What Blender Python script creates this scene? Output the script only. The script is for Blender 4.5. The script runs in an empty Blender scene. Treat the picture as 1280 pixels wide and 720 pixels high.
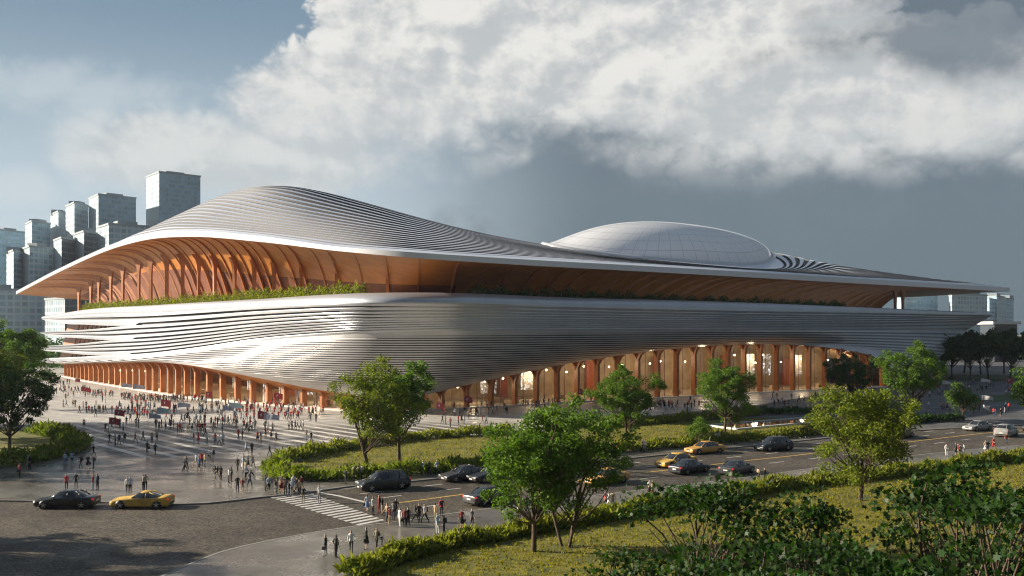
import bpy, bmesh, math, random
import numpy as np
from mathutils import Vector, Matrix
random.seed(7); RNG = np.random.default_rng(11)
S = bpy.context.scene
COL = S.collection
# ------------------------------------------------------------------ camera
FOC, CH, HY = 1211.0, 18.0, 413.0
cam = bpy.data.cameras.new('camera'); camo = bpy.data.objects.new('camera', cam); COL.objects.link(camo)
camo.location = (0, 0, CH); camo.rotation_euler = (math.radians(90), 0, 0)
cam.sensor_width = 36.0; cam.lens = FOC / 1280 * 36.0; cam.shift_y = 53.0 / 1280
cam.clip_start = 0.5; cam.clip_end = 6000
S.camera = camo
# ------------------------------------------------------------------ sun, exposure
SUN_AZ, SUN_EL = math.radians(-81), math.radians(21)
sd = Vector((math.sin(SUN_AZ) * math.cos(SUN_EL), math.cos(SUN_AZ) * math.cos(SUN_EL), math.sin(SUN_EL)))
sun = bpy.data.lights.new('sun', 'SUN'); suno = bpy.data.objects.new('sun', sun); COL.objects.link(suno)
sun.energy = 5.0; sun.angle = math.radians(0.5); sun.color = (1.0, 0.87, 0.70)
suno.rotation_euler = sd.to_track_quat('Z', 'Y').to_euler()
S.view_settings.view_transform = 'Standard'; S.view_settings.look = 'None'
S.view_settings.gamma = 1.0; S.view_settings.exposure = 1.15; S.view_settings.use_curve_mapping = False
S.cycles.max_bounces = 6; S.cycles.diffuse_bounces = 3; S.cycles.glossy_bounces = 3
S.cycles.transmission_bounces = 4; S.cycles.transparent_max_bounces = 8
S.cycles.pixel_filter_type = 'BLACKMAN_HARRIS'; S.cycles.filter_width = 1.15; S.cycles.sample_clamp_indirect = 4.0; S.cycles.caustics_reflective = False; S.cycles.caustics_refractive = False
try: S.cycles.use_denoising = True
except Exception: pass

# ------------------------------------------------------------------ node helpers
class NT:
    def __init__(s, tree): s.t = tree; s.n = tree.nodes; s.l = tree.links
    def new(s, kind, **kw):
        n = s.n.new(kind)
        for k, v in kw.items(): setattr(n, k, v)
        return n
    def put(s, sock, v):
        if isinstance(v, bpy.types.NodeSocket): s.l.new(v, sock)
        elif v is not None:
            if isinstance(v, (tuple, list)) and len(v) == 3 and sock.type == 'RGBA': v = (*v, 1)
            sock.default_value = v
    def m(s, op, a, b=None, c=None, clamp=False):
        n = s.new('ShaderNodeMath', operation=op, use_clamp=clamp)
        for i, v in enumerate((a, b, c)):
            if v is not None: s.put(n.inputs[i], v)
        return n.outputs[0]
    def v(s, op, a, b=None, scale=None):
        n = s.new('ShaderNodeVectorMath', operation=op)
        s.put(n.inputs[0], a)
        if b is not None: s.put(n.inputs[1], b)
        if scale is not None: s.put(n.inputs['Scale'], scale)
        return n.outputs['Value'] if op in ('DOT_PRODUCT', 'LENGTH') else n.outputs[0]
    def ss(s, x, a, b, lo=0.0, hi=1.0):
        n = s.new('ShaderNodeMapRange', interpolation_type='SMOOTHSTEP')
        s.put(n.inputs[0], x); s.put(n.inputs[1], a); s.put(n.inputs[2], b); s.put(n.inputs[3], lo); s.put(n.inputs[4], hi)
        return n.outputs[0]
    def mix(s, f, a, b):
        n = s.new('ShaderNodeMix', data_type='RGBA')
        s.put(n.inputs[0], f); s.put(n.inputs[6], a); s.put(n.inputs[7], b)
        return n.outputs[2]
    def noise(s, vec, scale, detail=4, rough=0.55, dist=0.0):
        n = s.new('ShaderNodeTexNoise')
        if vec is not None: s.put(n.inputs['Vector'], vec)
        s.put(n.inputs['Scale'], scale); s.put(n.inputs['Detail'], detail); s.put(n.inputs['Roughness'], rough); s.put(n.inputs['Distortion'], dist)
        return n.outputs[0]
    def comb(s, x, y, z):
        n = s.new('ShaderNodeCombineXYZ')
        for i, v in enumerate((x, y, z)): s.put(n.inputs[i], v)
        return n.outputs[0]
    def sep(s, v):
        n = s.new('ShaderNodeSeparateXYZ'); s.put(n.inputs[0], v); return n.outputs
    def pos(s): return s.new('ShaderNodeNewGeometry').outputs['Position']

# ------------------------------------------------------------------ sky with clouds
W = bpy.data.worlds.new('World'); S.world = W; W.use_nodes = True
t = NT(W.node_tree); t.n.clear()
sky = t.new('ShaderNodeTexSky', sky_type='NISHITA', sun_disc=False)
sky.sun_elevation = SUN_EL; sky.sun_rotation = SUN_AZ % (2 * math.pi); sky.dust_density = 1.5; sky.altitude = 100
dirv = t.new('ShaderNodeTexCoord').outputs['Generated']
dx, dy, dz = t.sep(t.v('NORMALIZE', dirv))
az = t.m('ARCTAN2', dx, dy)                       # bearing, radians
el = t.m('ARCSINE', dz)
# clouds live on the sky sphere: u = bearing in units of 0.1 rad, w = elevation in the same units
u = t.m('MULTIPLY', az, 10.0); w = t.m('MULTIPLY', el, 10.0)
p = t.comb(u, w, 0.0)
def field(v_):                                    # billows: warped fractal noise
    a = t.noise(v_, .50, 3, .5); r = t.m('MULTIPLY', t.m('SUBTRACT', a, .5), 1.9)
    for sc_, k_ in ((1.0, 2.8), (2.4, 1.2), (5.2, .7), (11.0, .38), (23.0, .2)):
        r = t.m('ADD', r, t.m('MULTIPLY', t.m('SUBTRACT', t.m('ABSOLUTE', t.m('SUBTRACT', t.noise(v_, sc_, 1, .5, .3), .5)), .085), k_))
    return r
pc = t.comb(t.m('MULTIPLY', u, .8), w, 3.0)
nz = field(pc); nz2 = field(t.v('ADD', pc, (-.12, .15, .0)))
n1 = t.noise(t.comb(t.m('MULTIPLY', u, .6), w, 3.0), 0.55, 8, .60); n2 = t.noise(p, 1.6, 8, .62)
def blob(cu, cw, ru, rw):
    a = t.m('DIVIDE', t.m('SUBTRACT', u, cu), ru); b = t.m('DIVIDE', t.m('SUBTRACT', w, cw), rw)
    return t.m('SUBTRACT', 1.0, t.m('SQRT', t.m('ADD', t.m('MULTIPLY', a, a), t.m('MULTIPLY', b, b))))
def px(x, y, rx, ry):                             # from bearings read off the photograph
    X = (x - 640) / FOC
    return blob(math.atan(X) * 10, math.atan((HY - y) / FOC * math.cos(math.atan(X))) * 10, rx / 121.1, ry / 121.1)
def mx(*a):
    r = a[0]
    for b in a[1:]: r = t.m('SMOOTH_MAX', r, b, .25)
    return r
cum = mx(px(700, 50, 330, 140), px(500, 115, 190, 90), px(1120, 120, 420, 105), px(960, 20, 200, 90),
         px(390, 140, 120, 65), px(190, 175, 55, 40), px(600, 10, 160, 60), px(330, 200, 230, 58))
cumf = t.m('ADD', cum, t.m('MULTIPLY', nz, .42))
low = t.ss(w, 2.9, 1.7)
cumm = t.ss(cumf, t.m('MULTIPLY', low, -.15), t.m('ADD', .10, t.m('MULTIPLY', low, .40)))
relief = t.ss(t.m('SUBTRACT', nz, nz2), -.40, .36)
dark = mx(px(1290, 0, 310, 95), px(950, 330, 620, 125))
darkf = t.ss(t.m('ADD', dark, t.m('MULTIPLY', nz, .55)), .0, .55)
wisp = t.ss(t.m('ADD', mx(px(30, 235, 60, 35), px(300, 235, 260, 40), px(90, 110, 260, 50)), t.m('MULTIPLY', nz, .8)), .05, .8)
haze = t.ss(w, 3.4, -.2)
right = t.ss(u, -2.2, 1.0)
blue = t.mix(t.ss(w, .6, 3.4), (.54, .66, .74), (.20, .30, .40))
storm = t.mix(t.ss(w, .3, 2.6), (.115, .165, .205), (.155, .20, .245))
storm = t.mix(t.m('MULTIPLY', t.ss(n1, .42, .7), .35), storm, (.22, .27, .31))
base = t.mix(right, blue, storm)
base = t.mix(t.m('MULTIPLY', wisp, .55), base, (.66, .72, .74))
lit = t.mix(relief, (.36, .41, .45), (.97, .94, .88))
lit = t.mix(t.m('MULTIPLY', t.ss(w, 2.7, 1.7), .45), lit, (.40, .46, .50))
lit = t.mix(.45, lit, (.80, .80, .78))
c = t.mix(cumm, base, lit)
c = t.mix(t.m('MULTIPLY', darkf, .88), c, storm)
c = t.mix(t.m('MULTIPLY', haze, t.m('SUBTRACT', .45, t.m('MULTIPLY', right, .38))), c, (.60, .67, .71))
below = t.ss(w, 0.0, -.4)
c = t.mix(below, c, (.20, .21, .21))
c = t.mix(t.ss(w, 4.2, 9), c, (.21, .27, .36))
front = t.ss(dy, -.75, -.15)                       # behind the camera the sky clears
bg1 = t.new('ShaderNodeBackground'); t.put(bg1.inputs[0], sky.outputs[0]); bg1.inputs[1].default_value = .025
bg2 = t.new('ShaderNodeBackground'); t.put(bg2.inputs[0], c); bg2.inputs[1].default_value = .445
mxs = t.new('ShaderNodeMixShader'); t.put(mxs.inputs[0], t.m('MULTIPLY', front, .93)); t.l.new(bg1.outputs[0], mxs.inputs[1]); t.l.new(bg2.outputs[0], mxs.inputs[2])
wo = t.new('ShaderNodeOutputWorld'); t.l.new(mxs.outputs[0], wo.inputs[0])

# ------------------------------------------------------------------ materials
MAT = {}
def mat(name, col=(.5, .5, .5), rough=.6, metal=0.0, col2=None, nscale=1.0, bump=0.0, bscale=8.0, spec=.5, trans=0.0,
        emit=None, estr=0.0, island=0.0, coat=0.0, alpha=None):
    if name in MAT: return MAT[name]
    m = bpy.data.materials.new(name); m.use_nodes = True; t = NT(m.node_tree)
    b = t.n['Principled BSDF']; out = t.n['Material Output']
    cs = (*col, 1)
    if col2 is not None:
        cs = t.mix(t.ss(t.noise(t.pos(), nscale, 5, .6), .35, .65), col, col2)
    if island:
        r = t.new('ShaderNodeNewGeometry').outputs['Random Per Island']
        hs = t.new('ShaderNodeHueSaturation'); t.put(hs.inputs['Color'], cs)
        t.put(hs.inputs['Value'], t.m('ADD', 1 - island, t.m('MULTIPLY', r, 2 * island)))
        r2 = t.m('FRACT', t.m('MULTIPLY', r, 7.31))
        t.put(hs.inputs['Hue'], t.m('ADD', .5 - island * .035, t.m('MULTIPLY', r2, island * .07)))
        cs = hs.outputs[0]
    t.put(b.inputs['Base Color'], cs); b.inputs['Roughness'].default_value = rough; b.inputs['Metallic'].default_value = metal
    b.inputs['Specular IOR Level'].default_value = .15 if 'leaf' in name or 'blade' in name else spec
    if coat: b.inputs['Coat Weight'].default_value = coat; b.inputs['Coat Roughness'].default_value = .05
    if bump:
        bn = t.new('ShaderNodeBump'); bn.inputs['Strength'].default_value = bump; bn.inputs['Distance'].default_value = .05
        t.put(bn.inputs['Height'], t.noise(t.pos(), bscale, 5, .65)); t.l.new(bn.outputs[0], b.inputs['Normal'])
    if emit: b.inputs['Emission Color'].default_value = (*emit, 1); b.inputs['Emission Strength'].default_value = estr
    if trans:
        tr = t.new('ShaderNodeBsdfTranslucent')
        g = t.new('ShaderNodeMix', data_type='RGBA', blend_type='MULTIPLY'); g.inputs[0].default_value = 1
        t.put(g.inputs[6], cs); g.inputs[7].default_value = (1.7, 1.9, .5, 1); t.l.new(g.outputs[2], tr.inputs[0])
        ms = t.new('ShaderNodeMixShader'); ms.inputs[0].default_value = trans
        t.l.new(b.outputs[0], ms.inputs[1]); t.l.new(tr.outputs[0], ms.inputs[2]); t.l.new(ms.outputs[0], out.inputs[0])
    MAT[name] = m; return m

def glass(name, tint=(.8, .85, .85), rough=.02, refl=.25):
    m = bpy.data.materials.new(name); m.use_nodes = True; t = NT(m.node_tree); out = t.n['Material Output']
    g = t.new('ShaderNodeBsdfGlossy'); g.inputs[0].default_value = (.9, .95, 1, 1); g.inputs['Roughness'].default_value = rough
    tr = t.new('ShaderNodeBsdfTransparent'); tr.inputs[0].default_value = (*tint, 1)
    fr = t.new('ShaderNodeFresnel'); fr.inputs[0].default_value = 1.5
    ms = t.new('ShaderNodeMixShader'); t.put(ms.inputs[0], t.m('ADD', t.m('MULTIPLY', fr.outputs[0], .9), refl * .2, clamp=True))
    t.l.new(tr.outputs[0], ms.inputs[1]); t.l.new(g.outputs[0], ms.inputs[2]); t.l.new(ms.outputs[0], out.inputs[0])
    MAT[name] = m; return m

def paving(name, c1, c2, tw, th, r0, r1, nsc=.05, stripes=False, grain=None, dirt=.5):
    m = bpy.data.materials.new(name); m.use_nodes = True; t = NT(m.node_tree); b = t.n['Principled BSDF']
    P_ = t.pos()
    big = t.noise(P_, nsc, 5, .6); med = t.noise(P_, .6, 5, .6)
    col = t.mix(t.ss(big, .35, .65), c1, c2)
    if stripes:
        a = t.v('DOT_PRODUCT', P_, (-.756, -.654, 0)); bb = t.v('DOT_PRODUCT', t.v('ADD', P_, (52, 0, 0)), (.27, -.963, 0))
        a = t.m('SUBTRACT', a, .756 * 52)
        q = t.m('SMOOTH_MAX', a, bb, 16.0)
        q = t.m('ADD', q, t.m('MULTIPLY', t.noise(P_, .02, 2, .5), 3.0))
        fr = t.m('FRACT', t.m('DIVIDE', q, 3.3))
        st = t.m('SUBTRACT', t.ss(fr, .02, .06), t.ss(fr, .36, .40))
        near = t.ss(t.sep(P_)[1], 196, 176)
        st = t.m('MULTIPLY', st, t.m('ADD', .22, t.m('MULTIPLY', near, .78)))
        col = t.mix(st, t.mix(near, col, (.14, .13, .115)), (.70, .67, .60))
    br = t.new('ShaderNodeTexBrick'); rt = t.new('ShaderNodeVectorRotate', rotation_type='Z_AXIS'); rt.inputs['Angle'].default_value = .65
    t.put(rt.inputs['Vector'], P_); t.put(br.inputs['Vector'], rt.outputs[0]); br.inputs['Scale'].default_value = 1.0
    br.inputs['Brick Width'].default_value = tw; br.inputs['Row Height'].default_value = th; br.inputs['Mortar Size'].default_value = .02
    br.inputs['Color1'].default_value = (1, 1, 1, 1); br.inputs['Color2'].default_value = (.80, .80, .80, 1); br.inputs['Mortar'].default_value = (.45, .45, .45, 1)
    mm = t.new('ShaderNodeMix', data_type='RGBA', blend_type='MULTIPLY'); mm.inputs[0].default_value = 1 if tw < 50 else 0
    t.put(mm.inputs[6], col); t.put(mm.inputs[7], br.outputs[0]); col = mm.outputs[2]
    st = t.new('ShaderNodeMix', data_type='RGBA', blend_type='MULTIPLY'); st.inputs[0].default_value = dirt
    t.put(st.inputs[6], col); v = t.ss(med, .25, .7, .45, 1.15); t.put(st.inputs[7], t.comb(v, v, v)); col = st.outputs[2]
    if grain:
        g = t.ss(t.noise(P_, grain, 3, .8), .40, .62, .35, 2.1)
        gg = t.new('ShaderNodeMix', data_type='RGBA', blend_type='MULTIPLY'); gg.inputs[0].default_value = 1
        t.put(gg.inputs[6], col); t.put(gg.inputs[7], t.comb(g, g, g)); col = gg.outputs[2]
    t.put(b.inputs['Base Color'], col); b.inputs['Specular IOR Level'].default_value = .32
    t.put(b.inputs['Roughness'], t.ss(t.noise(P_, .22, 4, .6), .32, .68, r0, r1))
    bn = t.new('ShaderNodeBump'); bn.inputs['Strength'].default_value = .12 if not grain else .6; bn.inputs['Distance'].default_value = .02
    t.put(bn.inputs['Height'], t.noise(P_, 3.0 if not grain else grain, 4, .7)); t.l.new(bn.outputs[0], b.inputs['Normal'])
    MAT[name] = m; return m

def ribbed(name, col, gap, period, duty, rough=.3, metal=.35, margin=True):
    """metal louvres: level bands at equal heights with dark slots between; smooth margins at the skin's edges"""
    m = bpy.data.materials.new(name); m.use_nodes = True; t = NT(m.node_tree); b = t.n['Principled BSDF']
    z = t.sep(t.pos())[2]
    uv = t.new('ShaderNodeUVMap'); uv.uv_map = 'UVMap'; U, V, _ = t.sep(uv.outputs[0])
    fr = t.m('FRACT', t.m('DIVIDE', z, period))
    slot = t.ss(fr, duty, duty + .10)
    slot = t.m('MULTIPLY', slot, t.ss(fr, 1.0, .95))
    if margin:
        slot = t.m('MULTIPLY', slot, t.m('MULTIPLY', t.ss(V, .03, .10), t.ss(V, .90, .72)))
    col_ = t.mix(t.ss(t.noise(t.pos(), .12, 4, .6), .3, .7), col, tuple(x * .86 for x in col))
    t.put(b.inputs['Base Color'], t.mix(slot, col_, gap)); b.inputs['Metallic'].default_value = metal
    t.put(b.inputs['Roughness'], t.m('ADD', rough, t.m('MULTIPLY', slot, .4)))
    bn = t.new('ShaderNodeBump'); bn.inputs['Strength'].default_value = .9; bn.inputs['Distance'].default_value = .25
    t.put(bn.inputs['Height'], t.m('SUBTRACT', 1.0, slot)); t.l.new(bn.outputs[0], b.inputs['Normal'])
    MAT[name] = m; return m

def timber(name, c1, c2, rough=.45):
    m = bpy.data.materials.new(name); m.use_nodes = True; t = NT(m.node_tree); b = t.n['Principled BSDF']
    P_ = t.pos(); uv = t.new('ShaderNodeUVMap'); uv.uv_map = 'UVMap'
    n = t.noise(P_, .35, 5, .6); col = t.mix(t.ss(n, .3, .7), c1, c2)
    U, V, _ = t.sep(uv.outputs[0])
    ln = t.m('FRACT', t.m('MULTIPLY', V, 1.0)); s_ = t.m('ADD', t.m('MULTIPLY', t.ss(ln, .0, .08), .35), .65)
    mm = t.new('ShaderNodeMix', data_type='RGBA', blend_type='MULTIPLY'); mm.inputs[0].default_value = 1
    t.put(mm.inputs[6], col); t.put(mm.inputs[7], t.comb(s_, s_, s_)); t.put(b.inputs['Base Color'], mm.outputs[2])
    b.inputs['Roughness'].default_value = rough
    MAT[name] = m; return m

# ------------------------------------------------------------------ mesh helpers
def P(x, y, Y): return Vector(((x - 640) / FOC * Y, Y, CH - (y - HY) / FOC * Y))
def G(x, y, z=0.0):
    Y = (CH - z) * FOC / (y - HY); return Vector(((x - 640) / FOC * Y, Y, z))
def mesh(name, verts, faces, mats=None, uvs=None, smooth=True, mi=None):
    me = bpy.data.meshes.new(name); me.from_pydata([tuple(v) for v in verts], [], faces)
    for m in (mats or []): me.materials.append(m)
    if mi is not None: me.polygons.foreach_set('material_index', mi)
    if uvs is not None:
        l = me.uv_layers.new(name='UVMap'); idx = np.zeros(len(me.loops), dtype=np.int32); me.loops.foreach_get('vertex_index', idx)
        l.data.foreach_set('uv', np.asarray(uvs, dtype=np.float32)[idx].ravel())
    if smooth: me.polygons.foreach_set('use_smooth', [True] * len(me.polygons))
    me.update(); return me
def link(name, me, parent=None, loc=None, rot=0.0):
    o = bpy.data.objects.new(name, me); COL.objects.link(o)
    if parent is not None: o.parent = parent
    if loc is not None: o.location = loc
    if rot: o.rotation_euler = (0, 0, rot)
    return o
def tag(o, label=None, cat=None, group=None, kind=None):
    if label: o['label'] = label
    if cat: o['category'] = cat
    if group: o['group'] = group
    if kind: o['kind'] = kind
    return o
def thing(name, label, cat, loc=(0, 0, 0), rot=0.0, group=None):
    o = bpy.data.objects.new(name, None); COL.objects.link(o); o.location = loc; o.rotation_euler = (0, 0, rot)
    o.empty_display_size = .5
    return tag(o, label, cat, group)
def structure(name, me): return tag(link(name, me), kind='structure')
def copy_tree(root, loc, rot=0.0, scale=1.0, label=None, mats=None):
    r = root.copy(); COL.objects.link(r); r.location = loc; r.rotation_euler = (0, 0, rot); r.scale = (scale,) * 3
    if label: r['label'] = label
    for ch in list(root.children):
        c_ = ch.copy(); COL.objects.link(c_); c_.parent = r
        for g in list(ch.children):
            d = g.copy(); COL.objects.link(d); d.parent = c_
    return r
class MB:
    def __init__(s, origin=(0, 0, 0)): s.v = []; s.f = []; s.mi = []; s.o = Vector(origin)
    def add(s, vs, fs, m=0):
        k = len(s.v); s.v += [tuple(Vector(v) - s.o) for v in vs]; s.f += [tuple(i + k for i in f) for f in fs]; s.mi += [m] * len(fs)
    def box(s, c, d, rz=0.0, m=0, taper=1.0):
        R = Matrix.Rotation(rz, 3, 'Z'); c = Vector(c); x, y, z = d[0] / 2, d[1] / 2, d[2] / 2
        vs = [c + R @ Vector((sx * x * (taper if sz > 0 else 1), sy * y * (taper if sz > 0 else 1), sz * z)) for sz in (-1, 1) for sx, sy in ((-1, -1), (1, -1), (1, 1), (-1, 1))]
        s.add(vs, [(3, 2, 1, 0), (4, 5, 6, 7), (0, 1, 5, 4), (1, 2, 6, 5), (2, 3, 7, 6), (3, 0, 4, 7)], m)
    def tube(s, a, b, r0, r1=None, n=8, m=0, cap=True):
        a, b = Vector(a), Vector(b); r1 = r0 if r1 is None else r1
        d = (b - a).normalized(); e = d.orthogonal().normalized(); g = d.cross(e)
        vs = [c_ + (e * math.cos(2 * math.pi * k / n) + g * math.sin(2 * math.pi * k / n)) * r for c_, r in ((a, r0), (b, r1)) for k in range(n)]
        fs = [(k, (k + 1) % n, n + (k + 1) % n, n + k) for k in range(n)]
        if cap: fs += [tuple(range(n))[::-1], tuple(range(n, 2 * n))]
        s.add(vs, fs, m)
    def grid(s, rows, closed=False, m=0):
        n = len(rows[0]); vs = [v for r in rows for v in r]; fs = []
        for i in range(len(rows) - 1):
            for j in range(n - 1 if not closed else n):
                k = (j + 1) % n; fs.append((i * n + j, i * n + k, (i + 1) * n + k, (i + 1) * n + j))
        s.add(vs, fs, m)
    def prism(s, poly, z0, z1, m=0):
        n = len(poly); vs = [(p[0], p[1], z0) for p in poly] + [(p[0], p[1], z1) for p in poly]
        s.add(vs, [tuple(range(n, 2 * n)), tuple(range(n))[::-1]] + [(k, (k + 1) % n, n + (k + 1) % n, n + k) for k in range(n)], m)
    def build(s, name, mats, parent=None, smooth=False, loc=None, uvs=None):
        if not isinstance(mats, (list, tuple)): mats = [mats]
        me = mesh(name, s.v, s.f, mats, uvs, smooth, s.mi)
        return link(name, me, parent, loc)
def ccw(poly):
    a = sum(poly[i][0] * poly[(i + 1) % len(poly)][1] - poly[(i + 1) % len(poly)][0] * poly[i][1] for i in range(len(poly)))
    return poly if a > 0 else poly[::-1]
def hermite(xs, ys):
    xs = np.asarray(xs, float); ys = np.asarray(ys, float); h = np.diff(xs); d = np.diff(ys) / h
    m = np.zeros_like(ys); m[0] = d[0]; m[-1] = d[-1]
    for i in range(1, len(xs) - 1):
        m[i] = 0 if d[i - 1] * d[i] <= 0 and False else (d[i - 1] * h[i] + d[i] * h[i - 1]) / (h[i - 1] + h[i])
    def f(q):
        q = np.clip(q, xs[0], xs[-1]); i = np.clip(np.searchsorted(xs, q) - 1, 0, len(h) - 1); tt = (q - xs[i]) / h[i]
        return ((2 * tt**3 - 3 * tt**2 + 1) * ys[i] + (tt**3 - 2 * tt**2 + tt) * h[i] * m[i] + (-2 * tt**3 + 3 * tt**2) * ys[i + 1] + (tt**3 - tt**2) * h[i] * m[i + 1])
    return f
def curve3(tab, n):
    """tab: (bearing column, row, distance) triples read off the photograph -> n world points, even in bearing"""
    tab = np.array(tab, float); fy = hermite(tab[:, 0], tab[:, 1]); fY = hermite(tab[:, 0], tab[:, 2])
    xs = np.linspace(tab[0, 0], tab[-1, 0], n); Y = fY(xs); y = fy(xs)
    return np.stack([(xs - 640) / FOC * Y, Y, CH - (y - HY) / FOC * Y], 1)
def through(pts, n):
    pts = np.array(pts, float); d = np.r_[0, np.cumsum(np.linalg.norm(np.diff(pts, axis=0), axis=1))]
    q = np.linspace(0, d[-1], n)
    return np.stack([hermite(d, pts[:, k])(q) for k in range(pts.shape[1])], 1)
def resample(pts, n=None, step=None, ndim=2):
    pts = np.asarray(pts, float); d = np.r_[0, np.cumsum(np.linalg.norm(np.diff(pts[:, :2], axis=0), axis=1))]
    if n is None: n = max(2, int(round(d[-1] / step)) + 1)
    q = np.linspace(0, d[-1], n)
    return np.stack([np.interp(q, d, pts[:, k]) for k in range(pts.shape[1])], 1)
# ================================================================== GROUND
KX = -.15                                          # carriageway level; pavements are at 0
def gp(lst, z=0.0): return [tuple(G(x, y, z)[:2]) for x, y in lst]
paving('far_ground', (.20, .20, .17), (.30, .29, .25), 99, 99, .7, .9, .01)
paving('plaza_stone', (.50, .48, .44), (.62, .595, .545), 2.4, 1.2, .28, .65, .03, stripes=True)
paving('walk_stone', (.125, .115, .098), (.19, .175, .15), 2.4, 1.6, .20, .46, .06, dirt=.3)
paving('shade_stone', (.085, .088, .095), (.125, .125, .13), 3.0, 1.5, .55, .85, .04)  # plaza paving, coloured darker and bluer to carry the shade lying there
paving('asphalt', (.048, .040, .031), (.078, .066, .049), 99, 99, .55, .8, .07, grain=4.5, dirt=.35)
mat('paint_white', (.62, .61, .58), .6, col2=(.42, .41, .38), nscale=1.5)
mat('paint_yellow', (.62, .38, .06), .6, col2=(.40, .26, .06), nscale=1.5)
mat('kerb', (.24, .23, .21), .7)
mat('lawn', (.17, .15, .010), .9, col2=(.075, .085, .010), nscale=.35, bump=1.0, bscale=6)
mat('lawn_far', (.05, .085, .02), .9, col2=(.03, .06, .015), nscale=.2)
def sheet(name, poly, z, m, kind='structure', thick=None):
    b = MB()
    if thick: b.prism(ccw(poly), z - thick, z)
    else:
        poly = ccw(poly); b.add([(x, y, z) for x, y in poly], [tuple(range(len(poly)))])
    return tag(b.build(name, MAT[m]), kind=kind)
b = MB(); b.box((0, 1200, -.16 - .5), (7000, 5200, 1.0)); tag(b.build('ground', MAT['far_ground']), kind='structure')
# far kerb line and near kerb line of the street, then the street between them
FAR = [(0, 625), (125, 627), (215, 629.5), (250, 629), (320, 621.5), (382, 615), (440, 607), (515, 601), (552, 597), (640, 588.5), (772, 574), (907, 560), (950, 555.5), (1142, 538), (1280, 530.5), (1500, 522)]
NEAR = [(1500, 541), (1280, 556), (1100, 574), (922, 598), (770, 616), (640, 632), (555, 643), (482, 654), (445, 657.5), (390, 666), (320, 679), (275, 690), (240, 704), (205, 719)]
far_w = [(-160, 101.5), (-80, 102.2)] + [tuple(p) for p in through(gp(FAR), 80)]
near_w = [tuple(p) for p in through(gp(NEAR), 70)] + [(-26.5, 66), (-31, 60), (-38, 48), (-52, 30), (-70, 15)]
sheet('road', [(-160, 15)] + far_w + near_w, KX + .004, 'asphalt')
end = far_w[-1]
plaza = far_w + [(end[0] + 60, end[1] + 55), (620, 560), (560, 720), (-560, 720), (-420, 300), (-160, 180)]
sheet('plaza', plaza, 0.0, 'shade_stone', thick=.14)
sheet('pavement', [p for p in near_w] + [(-70, 5), (60, 5), (150, 40), (280, 140), (near_w[0][0] + 60, near_w[0][1] + 40)], 0.0, 'walk_stone', thick=.14)
walk = [p for p in far_w if p[0] < 130]
edge = gp([(1160, 534), (950, 549), (770, 567), (640, 581), (500, 596), (345, 603), (338, 590), (342, 570), (420, 556), (330, 561), (262, 567), (210, 571.5), (150, 571), (104, 557), (60, 545), (-100, 538)])
sheet('walkway', walk + edge + [(-160, 172)], .004, 'walk_stone')
stripe = gp([(-90, 538), (60, 545.5), (104, 557.4), (150, 571.3), (210, 572), (262, 567.5), (330, 561.5), (420, 556), (520, 549), (620, 542)])
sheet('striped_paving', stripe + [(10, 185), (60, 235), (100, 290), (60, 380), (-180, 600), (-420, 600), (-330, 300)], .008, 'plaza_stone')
def ribbon(name, pts, w, z, m, h=None, kind='structure', dash=None):
    pts = resample(pts, step=1.0); d = np.gradient(pts, axis=0); d /= np.linalg.norm(d, axis=1)[:, None]; nrm = np.stack([-d[:, 1], d[:, 0]], 1)
    a = pts + nrm * w / 2; c_ = pts - nrm * w / 2; b = MB(); n = len(pts)
    for i in range(n - 1):
        if dash and (i % (dash[0] + dash[1])) >= dash[0]: continue
        q = [(*a[i], z), (*c_[i], z), (*c_[i + 1], z), (*a[i + 1], z)]
        if h: 
            lo = [(x, y, z - h) for x, y, _ in q]; b.add(lo + q, [(4, 5, 6, 7), (0, 1, 5, 4), (2, 3, 7, 6), (1, 2, 6, 5), (3, 0, 4, 7)])
        else: b.add(q, [(0, 1, 2, 3)])
    return tag(b.build(name, MAT[m]), kind=kind)
ribbon('kerb', far_w, .28, .016, 'kerb', .17); ribbon('kerb', near_w, .28, .016, 'kerb', .17)
ZL = KX + .009
cl = gp([(495, 629), (582, 617.5), (700, 603.5), (830, 588), (940, 575), (984, 570.5), (1135, 552.5), (1225, 542), (1400, 528)], KX)
ribbon('road_line', cl, .34, ZL, 'paint_yellow')
cla = np.array(cl); dcl = np.gradient(cla, axis=0); dcl /= np.linalg.norm(dcl, axis=1)[:, None]; ncl = np.stack([-dcl[:, 1], dcl[:, 0]], 1)
for off in (3.7, 7.4, -3.6): ribbon('road_line', cla + ncl * off, .22, ZL, 'paint_white', dash=(3, 5))
ribbon('road_line', cla + ncl * 11.6, .15, ZL, 'paint_white')
ribbon('road_line', gp([(388, 613.5), (424, 620), (462, 629)], KX), .45, ZL, 'paint_white')
b = MB(); A = np.array(gp([(338, 622), (452, 658)], KX)); B_ = np.array(gp([(386, 615.5), (484, 651.5)], KX))
NB = 17
for k in range(NB):
    f0, f1 = (k + .0) / NB, (k + .5) / NB
    q = [A[0] + (A[1] - A[0]) * f0, B_[0] + (B_[1] - B_[0]) * f0, B_[0] + (B_[1] - B_[0]) * f1, A[0] + (A[1] - A[0]) * f1]
    b.add([(*x, ZL) for x in q], [(0, 1, 2, 3)])
tag(b.build('zebra_crossing', MAT['paint_white']), kind='structure')
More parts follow.
